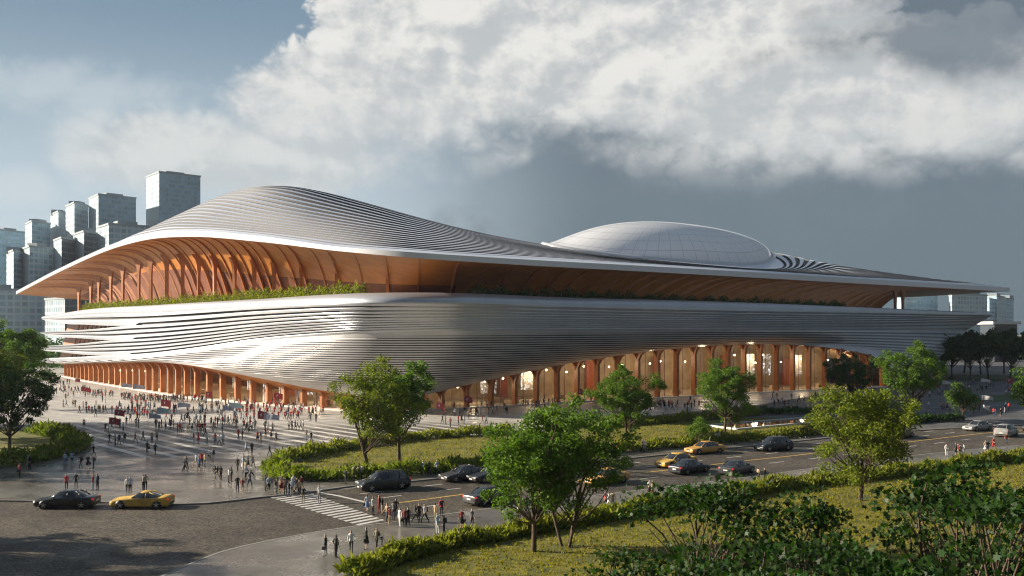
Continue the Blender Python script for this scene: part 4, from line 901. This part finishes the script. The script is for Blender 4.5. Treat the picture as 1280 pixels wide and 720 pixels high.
def car(kind, paint, px_, heading, label, cat='car', name='parked_car', sign=False):
    key = (kind, paint)
    if key not in CM: CM[key] = car_meshes(kind, PAINT[paint])
    m_ = CM[key]; c_ = G(*px_, KX); o = thing(name, label, cat, (c_.x, c_.y, KX + .01), heading, 'cars on the street')
    for k in ('body', 'glasshouse', 'roof'): link(k, m_[k], o)
    for q in m_['pillars']: link('pillar', q, o)
    o.scale = (1.26, 1.26, 1.2)
    for w_, r_, a_ in m_['wheels']: q = link('wheel', w_, o); link('rim', r_, q); link('wheel_arch', a_, o)
    for n_, me in m_['small']: link(n_, me, o)
    if sign: b = MB(); b.box((-.1, 0, CARS[kind][2] + .09), (.18, .5, .13)); b.build('roof_sign', MAT['plate'], o)
    return o
RD = math.atan2(.66, .75)                           # the street's bearing; cars' noses point along -x of their own frame
car('saloon', 'black', (84, 634), .05, 'black saloon at the left kerb in front of the yellow coupe', name='saloon_car')
car('coupe', 'yellow', (178, 634), .03, 'yellow coupe at the left kerb behind the black saloon', name='coupe_car')
car('suv', 'black', (479, 611.5), RD - .20, 'black off roader approaching the zebra crossing on the far lane', name='off_road_car')
car('saloon', 'dark_grey', (580, 600), RD - .10, 'dark grey saloon following the black off roader', name='saloon_car')
car('saloon', 'black', (614, 601), RD - .05, 'black saloon with its nose beside the dark grey one behind the off roader', name='saloon_car')
car('saloon', 'dark_grey', (613, 628.5), RD + math.pi + .05, 'dark saloon seen from behind, driving off right beside the near tree', name='saloon_car')
car('saloon', 'amber', (757, 604), RD - .05, 'dull yellow saloon half hidden behind the near trees', name='saloon_car')
car('saloon', 'yellow', (845, 583), RD - .1, 'yellow taxi with a black saloon beside it', 'taxi', 'taxi_cab')
car('saloon', 'navy', (862, 591), RD + math.pi, 'black saloon half behind the maple crown, beside the yellow taxi', name='saloon_car')
car('saloon', 'dark_grey', (921, 592), RD + math.pi + .15, 'dark saloon with red tail lamps seen over the maple crown', name='saloon_car')
car('saloon', 'amber', (881, 566.5), RD - .25, 'yellow taxi nearest the island border', 'taxi', 'taxi_cab')
car('suv', 'navy', (967, 563), RD - .25, 'dark estate car coming along the island border', name='estate_car')
car('saloon', 'bronze', (1125, 547), RD + math.pi, 'brown car peeping out right of the yellow green tree', name='saloon_car')
car('saloon', 'silver', (1222, 538), RD - .2, 'white car behind the young tree in the crowd', name='saloon_car')
car('suv', 'silver', (1258, 545), RD + math.pi + .1, 'silver car with red tail lamps at the right edge', name='estate_car')
car('saloon', 'black', (1290, 538), RD + .2, 'black car cut by the right edge of the view', name='saloon_car')
# ================================================================== PEOPLE
SKIN = [mat(f'skin_{i}', c_, .55) for i, c_ in enumerate([(.52, .33, .24), (.42, .25, .17), (.60, .42, .32)])]
HAIR = [mat(f'hair_{i}', c_, .6) for i, c_ in enumerate([(.014, .012, .011), (.05, .03, .02), (.22, .15, .08)])]
CL = dict(black=(.018, .018, .02), dark=(.04, .042, .05), navy=(.03, .045, .09), grey=(.22, .22, .23), white=(.72, .72, .70), red=(.55, .035, .03), maroon=(.20, .03, .03), blue=(.12, .22, .42), pale_blue=(.42, .52, .62), tan=(.42, .32, .20), orange=(.70, .22, .04), khaki=(.26, .24, .15), pink=(.62, .30, .30))
for k, c_ in CL.items(): mat('cloth_' + k, c_, .85)
def body_mesh(name, step=0.0, arm=(0, 0), sit=False, female=False, sleeves=.5, lean=0.0):
    """one skinned figure 1.72 m tall, facing -y; step = stride, arm = how far each forearm is raised"""
    s_ = 1 if not female else .88
    V = [((0, 0, .93), (.155 * s_, .105)), ((0, -.01, 1.08), (.125 * s_, .095)), ((0, -.01, 1.26), (.155 * s_, .108)), ((0, .0, 1.40), (.150 * s_, .09)), ((0, .0, 1.475), (.052, .052)), ((0, -.012, 1.545), (.07, .078)), ((0, -.02, 1.63), (.078, .095)), ((0, -.01, 1.69), (.058, .07))]
    E = [(i, i + 1) for i in range(7)]
    def ch(start, pts):
        k = start
        for p_, r_ in pts: V.append((p_, r_)); E.append((k, len(V) - 1)); k = len(V) - 1
    for sx, ph, ar in ((1, step, arm[0]), (-1, -step, arm[1])):
        fy = -ph * .34; ky = -ph * .20 - abs(ph) * .05; az = .09 + max(0, -ph) * .10
        ch(0, [((sx * .09, 0, .86), (.088, .092)), ((sx * .095, ky, .50), (.058, .062)), ((sx * .098, fy + .03, az + .02), (.038, .042)), ((sx * .10, fy - .02, az - .045), (.042, .04)), ((sx * .115, fy - .14, max(.03, az - .055)), (.036, .026))])
        ex = sx * (.235 * s_ + .015); ey = .03 + ph * .10; wz, wy, wx = .90 + ar * .36, ph * .14 - ar * .24 - .04, sx * (.25 * s_ - ar * .06)
        ch(3, [((sx * .175 * s_, .005, 1.40), (.055, .055)), ((ex, ey, 1.14), (.042, .042)), ((wx, wy, wz), (.028, .03)), ((wx, wy - .035, wz - .075 + ar * .1), (.034, .02)), ((wx, wy - .05, wz - .155 + ar * .16), (.022, .014))])
    me = bpy.data.meshes.new('tmp'); me.from_pydata([v for v, r_ in V], E, []); o = bpy.data.objects.new('tmp', me); COL.objects.link(o)
    o.modifiers.new('s', 'SKIN'); sk = me.skin_vertices[0].data
    for i, (v, r_) in enumerate(V): sk[i].radius = r_; sk[i].use_root = (i == 0)
    sb = o.modifiers.new('d', 'SUBSURF'); sb.levels = 1; sb.render_levels = 1
    dg = bpy.context.evaluated_depsgraph_get(); m2 = bpy.data.meshes.new_from_object(o.evaluated_get(dg)); bpy.data.objects.remove(o); m2.name = name
    for _ in range(5): m2.materials.append(SKIN[0])           # slots: skin, hair, top, legs, shoes
    mi = []
    for f in m2.polygons:
        c_ = f.center; x, y, z = c_
        if z > 1.485: k = 1 if (z > 1.665 or (y > .012 and z > (1.50 if not female else 1.36))) else 0
        elif z < .085: k = 4
        elif abs(x) > .20 * s_ and z < (1.38 - sleeves * .50): k = 0
        elif z > (.90 if not female else .96) or abs(x) > .21: k = 2
        else: k = 3
        mi.append(k)
    m2.polygons.foreach_set('material_index', mi); m2.polygons.foreach_set('use_smooth', [True] * len(mi)); m2.update(); return m2
POSES = {'stand': body_mesh('person', .12, (.05, .0), sleeves=.9), 'walk': body_mesh('person', .85, (.15, .15), sleeves=.9), 'stride': body_mesh('person', -1.1, (.3, .2), sleeves=.4), 'phone': body_mesh('person', .1, (1.0, .1), sleeves=.45),
         'lady': body_mesh('person', .15, (.4, .1), female=True, sleeves=.9), 'lady_walk': body_mesh('person', .8, (.1, .4), female=True, sleeves=.4), 'hold': body_mesh('person', .2, (1.1, 1.1), sleeves=.9)}
b = MB(); b.grid([[(math.cos(a) * r_ * 1.0, math.sin(a) * r_ * .8 - .0, z) for a in np.linspace(0, 2 * math.pi, 13)[:-1]] for r_, z in ((.27, .50), (.23, .68), (.175, .88), (.145, 1.03))], closed=True); SKIRT = mesh('skirt', b.v, b.f, [MAT['cloth_black']])
b = MB(); b.box((0, .17, 1.22), (.30, .15, .42), taper=.8); BAG = mesh('backpack', b.v, b.f, [MAT['cloth_dark']], smooth=False)
b = MB(); b.box((.30, -.02, .72), (.10, .30, .24), taper=.85); b.tube((.30, -.12, .84), (.28, -.03, .98), .008, n=4); b.tube((.30, .08, .84), (.28, -.03, .98), .008, n=4); HBAG = mesh('handbag', b.v, b.f, [MAT['cloth_black']], smooth=False)
PSN = [0]
def person(x, y, top, legs, pose, face, label, group, z=0.0, h=1.0, skirt=False, bag=None, ref=None):
    r = random.Random(PSN[0] * 7 + 3); PSN[0] += 1
    c_ = G(x, y, z); o = link('person', POSES[pose], None, (c_.x, c_.y, z + .004), face); tag(o, label, 'person', group); s_ = h * r.uniform(1.02, 1.13); o.scale = (s_, s_, s_)
    sk, hr = SKIN[r.randrange(3)], HAIR[r.choice((0, 0, 0, 1, 1, 2))]
    for i, m_ in enumerate((sk, hr, MAT['cloth_' + top], sk if skirt else MAT['cloth_' + legs], MAT['cloth_black'])):
        o.material_slots[i].link = 'OBJECT'; o.material_slots[i].material = m_
    if skirt: q = link('skirt', SKIRT, o); q.material_slots[0].link = 'OBJECT'; q.material_slots[0].material = MAT['cloth_' + legs]
    if bag == 'back': link('backpack', BAG, o)
    if bag == 'hand': link('handbag', HBAG, o)
    return o
TN = {'pale_blue': 'pale blue', 'dark': 'charcoal'}
def nth(i):
    if i < 20: return ORD[i]
    tens = ['twenty', 'thirty', 'forty', 'fifty'][i // 10 - 2 + (1 if (i + 1) % 10 == 0 else 0)] if False else None
    n = i + 1; t_ = ['', '', 'twenty', 'thirty', 'forty', 'fifty', 'sixty'][n // 10]
    return (t_[:-1] + 'ieth') if n % 10 == 0 else t_ + ' ' + ORD[n % 10 - 1]
def crowd(where, pts, tops=None, legs=None, poses=None, group='people about the hall', face=None, z=0.0, pskirt=.12, h=1.0):
    """pts: (column, row) of the feet; each figure is told apart by its clothes and its place in its own group"""
    rr = random.Random(where); pts = sorted(pts, key=lambda q: (q[0], q[1]))
    tops = tops or ['black', 'dark', 'white', 'grey', 'navy', 'maroon', 'pale_blue', 'black', 'red', 'white', 'tan']; legs = legs or ['black', 'dark', 'navy', 'black', 'grey', 'khaki']
    poses = poses or ['stand', 'walk', 'stride', 'phone', 'lady', 'lady_walk', 'stand']
    for i, q in enumerate(pts):
        tp = q[2] if len(q) > 2 else rr.choice(tops); lg = q[3] if len(q) > 3 else rr.choice(legs); ps = q[4] if len(q) > 4 else rr.choice(poses)
        sk = ps.startswith('lady') and rr.random() < pskirt * 3; bg = rr.choice(['back', 'hand', None, None, None]) if y_near(q[1]) else None
        lb = f"person in {TN.get(tp, tp)} top, {TN.get(lg, lg)} {'skirt' if sk else 'trousers'}, {nth(i)} from left {where}"
        person(q[0], q[1], tp, lg, ps, face if face is not None else rr.uniform(0, 6.28), lb, group, z, h * (.62 if len(q) > 5 else 1), sk, bg)
def y_near(y): return y > 560
KZ = KX + .005
crowd('strolling on the near pavement', [(407, 696, 'dark', 'grey', 'stand'), (420, 697, 'black', 'black', 'stand'), (439, 691, 'white', 'black', 'walk'), (458, 687, 'black', 'black', 'lady'), (471, 686, 'khaki', 'dark', 'walk'), (477, 685, 'grey', 'dark', 'walk', 1)], group='people on the near pavement')
crowd('by the near kerb', [(547, 668, 'pale_blue', 'white', 'stand'), (555, 668, 'black', 'black', 'stand'), (577, 661, 'maroon', 'black', 'lady'), (590, 660, 'grey', 'dark', 'stand'), (544, 652, 'tan', 'khaki', 'stand'), (552, 645, 'red', 'black', 'stand')], group='people on the near pavement')
crowd('crossing to the near kerb', [(459, 640, 'pale_blue', 'blue'), (466, 644, 'white', 'black'), (474, 642, 'maroon', 'maroon', 'lady'), (478, 643, 'black', 'tan'), (484, 654, 'tan', 'dark'), (487, 657, 'maroon', 'tan'), (492, 650, 'grey', 'dark'), (495, 647, 'black', 'black'), (500, 660, 'white', 'white', 'stand'), (506, 661, 'maroon', 'black', 'lady'), (510, 659, 'black', 'black'), (519, 654, 'dark', 'black'), (524, 654, 'black', 'dark'), (531, 655, 'grey', 'black')], z=KZ, group='people at the zebra crossing')
crowd('by the island tip', [(332, 614, 'black', 'black', 'stand'), (336, 615), (340, 615, 'grey', 'white'), (346, 618), (352, 616, 'tan', 'maroon'), (357, 618, 'maroon', 'black'), (361, 622), (365, 620), (367, 614), (374, 620, 'tan', 'black'), (377, 614), (350, 612), (371, 617)], group='people at the zebra crossing')
crowd('on the zebra crossing', [(399, 628, 'white', 'grey', 'phone'), (379, 629, 'black', 'khaki')], z=KZ, group='people at the zebra crossing')
crowd('against the island border', [(432, 605, 'black', 'black'), (442, 601, 'khaki', 'dark'), (448, 600, 'tan', 'grey'), (452, 600, 'white', 'dark'), (529, 594, 'pale_blue', 'pale_blue', 'stand'), (537, 594, 'dark', 'black'), (546, 593, 'pale_blue', 'dark')], group='people on the island pavement')
crowd('behind the kerbside cars', [(83, 612, 'red', 'black', 'stand'), (95, 611, 'black', 'black', 'stand'), (116, 613, 'maroon', 'pale_blue'), (122, 613, 'navy', 'black'), (159, 616, 'white', 'black', 'stand'), (163, 616, 'pale_blue', 'dark', 'stand'), (179, 613, 'grey', 'black'), (182, 613, 'tan', 'dark')], group='people on the wet walkway')
crowd('near the left lawn', [(24.5, 597, 'maroon', 'black'), (35, 587), (37, 587, 'black', 'black'), (81, 582, 'pale_blue', 'blue'), (83, 577, 'dark', 'grey'), (90, 581), (101, 586, 'black', 'black'), (110, 586, 'black', 'black'), (117, 586, 'dark', 'black'), (117, 571, 'black', 'dark')], group='people on the wet walkway')
crowd('midway along the walkway', [(231, 591, 'black', 'black'), (233, 588, 'grey', 'black'), (245, 585, 'pale_blue', 'tan'), (249, 589, 'blue', 'black'), (252, 583), (256, 584, 'tan', 'black'), (262, 577, 'white', 'tan'), (267, 577, 'navy', 'white'), (269, 600, 'black', 'dark'), (272, 601), (276, 600, 'black', 'black'), (286, 604, 'white', 'black'), (289, 603, 'black', 'black')], group='people on the wet walkway')
crowd('in the knot near island', [(297, 590, 'black', 'black'), (304, 588, 'pale_blue', 'white'), (307, 594), (310, 586, 'dark', 'black'), (316, 585, 'black', 'dark'), (297, 615, 'black', 'black'), (303, 617, 'maroon', 'tan'), (312, 610, 'grey', 'navy'), (314, 600, 'white', 'navy'), (307, 600, 'pale_blue', 'black'), (308, 568, 'pale_blue', 'grey'), (315, 568, 'black', 'black'), (337, 571, 'black', 'dark')], group='people on the wet walkway')
crowd('at the stripes front edge', [(137, 556), (144, 557), (149, 557), (156, 555), (169, 555, 'maroon', 'grey'), (179, 552), (184, 567, 'black', 'black'), (194, 569, 'black', 'black'), (190, 553), (196, 551, 'tan', 'black'), (242, 555, 'red', 'white'), (248, 555, 'red', 'red'), (259, 555, 'white', 'grey'), (269, 556, 'red', 'grey'), (274, 557), (279, 556)], group='people on the striped paving')
crowd('on the leftmost stripes', [(79, 540, 'maroon', 'grey'), (82, 541), (87, 540, 'maroon', 'black'), (105, 535, 'grey', 'black'), (132, 541, 'black', 'black'), (135, 542), (140, 537, 'red', 'maroon'), (144, 532, 'maroon', 'red'), (150, 535, 'black', 'navy'), (154, 541, 'pale_blue', 'black'), (158, 532), (170, 534), (173, 535), (171, 524)], group='people on the striped paving')
crowd('in the plaza walking file', [(79, 509), (83, 509), (91, 508), (94, 509), (104, 511), (108, 517, 'dark', 'black'), (111, 517, 'red', 'black'), (115, 517), (120, 509), (123, 516, 'tan', 'grey'), (125, 516), (129, 516, 'red', 'black'), (132, 516), (140, 517, 'red', 'grey'), (146, 517, 'red', 'tan'), (150, 512), (156, 518, 'tan', 'black'), (160, 518), (165, 517), (180, 518, 'red', 'black'), (188, 513, 'grey', 'white'), (193, 512), (212, 517, 'red', 'black'), (217, 514)], group='people on the striped paving')
crowd('on the far left paving', [(62, 481), (65, 481), (68, 480), (72, 480), (76, 480), (80, 480), (84, 480), (87, 480), (66, 490), (67, 495), (75, 488), (79, 492), (82, 500), (85, 497), (92, 496), (94, 490), (97, 489), (103, 489), (106, 488), (109, 490), (112, 494), (116, 497), (120, 498), (127, 495), (141, 496, 'black', 'black'), (128, 503), (132, 504), (60, 492), (57, 500)], group='people before the fins')
crowd('in the arcade queue', [(152, 498), (155, 498), (158, 497), (172, 503), (176, 505), (180, 503), (184, 502), (188, 503), (191, 502), (194, 503, 'orange', 'black'), (199, 503), (204, 502), (208, 503), (211, 502), (215, 503), (219, 502), (222, 502), (226, 502), (230, 502), (234, 502), (240, 501), (244, 501), (248, 502), (252, 502)], group='people along the arcade', tops=['black', 'dark', 'maroon', 'grey', 'khaki'])
crowd('round the banner bearers', [(176, 520), (178, 519), (195, 535), (199, 538), (202, 535), (207, 537), (212, 535), (217, 536), (222, 541), (225, 541), (228, 541), (235, 542, 'tan', 'tan'), (240, 543, 'black', 'white'), (247, 541), (250, 541), (253, 541), (256, 541), (231, 526), (234, 526), (253, 515), (256, 526), (257, 520), (264, 514), (266, 514), (270, 509), (273, 509), (264, 532), (269, 531), (272, 533)], group='people among the banners')
crowd('beside the marching rows', [(278, 532), (281, 532), (285, 531), (288, 530), (292, 533), (296, 532), (308, 541), (311, 540), (298, 550), (303, 550), (309, 540), (315, 538), (319, 537), (322, 552), (326, 553), (332, 547, 'red', 'black'), (335, 540), (339, 549), (345, 553), (341, 540), (383, 550), (389, 554), (361, 537), (365, 537), (369, 538), (372, 537), (376, 538), (379, 537), (388, 527), (395, 528)], group='people among the banners')
rows_ = []
for (xa, ya, xb, yb, n) in ((293, 514, 351, 512, 9), (300, 519, 404, 518, 13), (309, 526, 372, 524, 9), (338, 508, 356, 505, 4)):
    for k in range(n): rows_.append((xa + (xb - xa) * k / (n - 1) + random.uniform(-.8, .8), ya + (yb - ya) * k / (n - 1), 'red', 'black', 'hold' if k % 2 else 'walk'))
crowd('in the marching band', rows_, group='members of the marching band', face=.6)
crowd('right of the paired trees', [(553, 530), (557, 530), (563, 534, 'maroon', 'black'), (573, 531), (577, 529), (580, 530, 'white', 'grey'), (603, 531), (608, 531), (575, 520), (581, 519, 'black', 'white'), (585, 521, 'maroon', 'black'), (595, 519), (601, 518, 'white', 'white'), (602, 509), (611, 518), (616, 519, 'white', 'black'), (621, 516), (609, 510), (614, 510)], group='people before the nose')
crowd('beneath the bright right arcade', [(648, 506), (657, 508), (660, 509), (665, 508), (670, 509), (674, 508), (681, 510), (686, 507), (694, 507), (697, 506), (719, 503, 'maroon', 'black'), (722, 503), (725, 504), (731, 503)], group='people before the right arcade')
crowd('on plaza behind slanting tree', [(806, 509), (812, 510), (818, 511), (822, 508), (826, 510), (831, 511), (836, 510), (833, 516, 'pale_blue', 'grey'), (859, 518, 'red', 'black'), (862, 518), (868, 508), (847, 509), (968, 509), (973, 508), (977, 508), (981, 509), (986, 508), (997, 508)], group='people before the right arcade')
crowd('on the dim right plaza', [(1144, 513), (1145, 509), (1153, 497, 'white', 'black'), (1162, 497, 'white', 'black'), (1151, 505), (1161, 511), (1174, 495), (1178, 495), (1182, 493), (1177, 512), (1180, 514), (1184, 513), (1188, 514), (1217, 517), (1224, 515), (1230, 516), (1234, 517), (1242, 520), (1251, 521), (1256, 520), (1228, 490), (1226, 488), (1261, 491), (1265, 491), (1181, 477), (1187, 477), (1196, 477)], group='people on the right plaza')
crowd('behind the near trees', [(649, 655, 'pink', 'black', 'phone'), (727, 638), (757, 636), (761, 637, 'white', 'white'), (766, 636), (812, 621, 'white', 'black'), (816, 622, 'tan', 'maroon')], group='people on the near pavement')
crowd('by the taxi side border', [(765, 569, 'grey', 'white'), (771, 568, 'red', 'red'), (803, 565), (806, 565, 'white', 'grey'), (895, 554), (899, 554), (948, 603, 'tan', 'black', 'lady'), (956, 604, 'black', 'black')], group='people on the island pavement')
crowd('on the sunlit right pavement', [(1183, 570, 'white', 'white'), (1195, 570), (1198, 571), (1201, 570), (1205, 571, 'white', 'white'), (1232, 566, 'tan', 'white'), (1235, 566, 'black', 'maroon'), (1242, 562, 'red', 'red'), (1258, 556, 'maroon', 'navy')], group='people on the near pavement')
# banners held up over the crowd
mat('flag_pale', (.52, .54, .62), .8, col2=(.30, .32, .42), nscale=.9); mat('flag_red', (.42, .07, .08), .8); mat('flag_white', (.7, .68, .66), .8); mat('flag_teal', (.42, .55, .58), .8)
def flag(x, y, m, wd, hg, yaw, label, disc=False, pole_h=3.4, z=0.0):
    wd *= .85; hg *= .85
    c_ = G(x, y); o = thing('banner', label, 'banner', c_, yaw, 'banners carried through the crowd')
    b = MB(); b.tube((0, 0, 1.0), (0, 0, pole_h), .03, .02, 6); b.build('pole', MAT['alloy'], o)
    rows = []
    for i in range(9):
        u_ = i / 8; rows.append([(.03 + u_ * wd, .16 * math.sin(u_ * 7 + v_ * 1.5) * u_ + .05, pole_h - v_ * hg * (1 - .35 * u_ * (1 if not disc else 0)) - .18 * u_ * u_ * wd) for v_ in np.linspace(0, 1, 5)])
    b = MB(); b.grid(rows); f = b.build('cloth', MAT[m], o, True)
    if disc:
        b = MB(); b.tube((wd * .5, .02, pole_h - hg * .55), (wd * .5, .30, pole_h - hg * .55), hg * .26, hg * .26, 14); b.build('emblem', MAT['flag_white'], f)
    return o
FL = [(152, 494, 'flag_pale', 3.2, 1.5, 0, 'pale banner nearest the fins, over the dark line of people', 0), (166, 496, 'flag_pale', 3.6, 1.6, .2, 'large pale banner beside the one nearest the fins', 0), (101, 500, 'flag_red', 3.0, 1.3, 0, 'red banner low over the far left walkers', 1), (94, 487, 'flag_red', 1.6, 1.2, .3, 'small red banner farthest left', 1),
      (222, 524, 'flag_pale', 2.9, 1.3, .4, 'pale banner held high left of the standing pair', 0), (196, 532, 'flag_teal', 2.6, 1.5, .3, 'teal and white banner over the banner bearers', 0), (186, 541, 'flag_pale', 2.4, 1.1, 0, 'drooping pale banner below the teal one', 0), (201, 519, 'flag_red', 2.4, 1.7, 0, 'square red banner with a pale disc right of the walkers', 1),
      (143, 535, 'flag_red', 2.0, 1.3, .3, 'red banner with a pale disc over the left of the stripes', 1), (136, 547, 'flag_red', 2.0, 1.3, 0, 'lower red banner over the left of the stripes', 1), (278, 528, 'flag_pale', 2.6, 1.4, -.1, 'pale banner left of the marching band', 0), (286, 524, 'flag_teal', 3.0, 1.5, .2, 'second pale banner touching the marching band', 0),
      (330, 540, 'flag_pale', 3.2, 1.5, -.2, 'pale banner hanging right of the maroon one, below the band', 0), (322, 537, 'flag_red', 2.0, 1.7, 0, 'maroon banner with a disc in front of the band', 1), (257, 507, 'flag_red', 1.8, 1.5, 0, 'red banner by the arcade left of the band', 1), (342, 509, 'flag_red', 2.4, 1.6, .2, 'red banner behind the band by the arcade', 1),
      (545, 524, 'flag_red', 2.0, 1.5, .2, 'red banner with a disc just right of the paired trees', 1), (580, 514, 'flag_red', 2.2, 1.7, 0, 'red banner before the first bright arches', 1), (722, 503, 'flag_red', 1.8, 1.6, .2, 'red banner under the right arcade', 1),
      (1156, 497, 'flag_red', 2.0, 1.6, .4, 'red banner left of two on the dim plaza', 1), (1166, 492, 'flag_red', 2.6, 1.6, .2, 'red banner right of two on the dim plaza', 1), (1177, 490, 'flag_white', 3.0, 1.4, -.3, 'white pennant right of the red banners on the dim plaza', 0), (1226, 487, 'flag_white', 3.0, 1.3, -.3, 'white pennant deep in the dim plaza', 0), (1227, 513, 'flag_white', 2.8, 1.3, -.3, 'white pennant nearest the street on the dim plaza', 0), (1258, 486, 'flag_red', 2.6, 1.9, .1, 'red banner before the shaded grove', 1)]
for x, y, m_, wd, hg, yaw, lb, ds in FL: flag(x, y, m_, wd, hg, yaw, lb, ds)
# the mass of visitors farther off, too many and too small to tell apart
LOWV = np.array([v.co[:] for v in POSES['walk'].vertices]); LOWF = [tuple(p_.vertices) for p_ in POSES['walk'].polygons]; LOWM = [p_.material_index for p_ in POSES['walk'].polygons]
def mass(name, areas, seed):
    rr = random.Random(seed); cs = ['black', 'dark', 'white', 'grey', 'navy', 'maroon', 'red', 'tan', 'pale_blue']; ms = [SKIN[0], HAIR[0]] + [MAT['cloth_' + k] for k in cs]; V, F_, M_ = [], [], []
    for (x0, y0, x1, y1, wd, n) in areas:
        for _ in range(n):
            f = rr.random(); c_ = G(x0 + (x1 - x0) * f + rr.uniform(-3, 3), y0 + (y1 - y0) * f + rr.gauss(0, wd)); a = rr.uniform(0, 6.28); R = np.array([[math.cos(a), -math.sin(a), 0], [math.sin(a), math.cos(a), 0], [0, 0, 1]])
            k = len(V) * len(LOWV); V.append(LOWV @ R.T * rr.uniform(1.0, 1.12) + np.array([c_.x, c_.y, .006])); F_ += [tuple(i + k for i in f_) for f_ in LOWF]
            tp = 2 + rr.randrange(len(cs)); lg = 2 + rr.choice((0, 0, 1, 4)); M_ += [(0, 1, tp, lg, 2)[q] for q in LOWM]
    me = mesh(name, np.concatenate(V), F_, ms, mi=M_); tag(link(name, me), kind='stuff')
mass('crowd', [(150, 499, 255, 503, .8, 60), (70, 486, 140, 497, 3, 34), (160, 512, 300, 520, 5, 44), (250, 505, 400, 510, 2, 30), (200, 532, 345, 536, 5, 26), (290, 512, 400, 520, 5, 34), (100, 512, 200, 524, 5, 18), (545, 520, 640, 512, 3, 16), (640, 506, 800, 503, 2, 34), (800, 508, 880, 512, 3, 24), (960, 500, 1050, 500, 3, 16), (1140, 488, 1280, 484, 5, 34), (1180, 508, 1270, 512, 5, 16)], 5)
# ================================================================== AIR
hz = bpy.data.materials.new('haze'); hz.use_nodes = True; t = NT(hz.node_tree); t.n.remove(t.n['Principled BSDF'])
v = t.new('ShaderNodeVolumePrincipled'); v.inputs['Color'].default_value = (.72, .84, 1, 1); v.inputs['Density'].default_value = .00006; v.inputs['Anisotropy'].default_value = .3
t.l.new(v.outputs[0], t.n['Material Output'].inputs['Volume'])
b = MB(); b.box((0, 560, 90), (1700, 1240, 185)); tag(b.build('haze', hz), kind='stuff')
S.cycles.volume_bounces = 0; S.cycles.volume_step_rate = 4
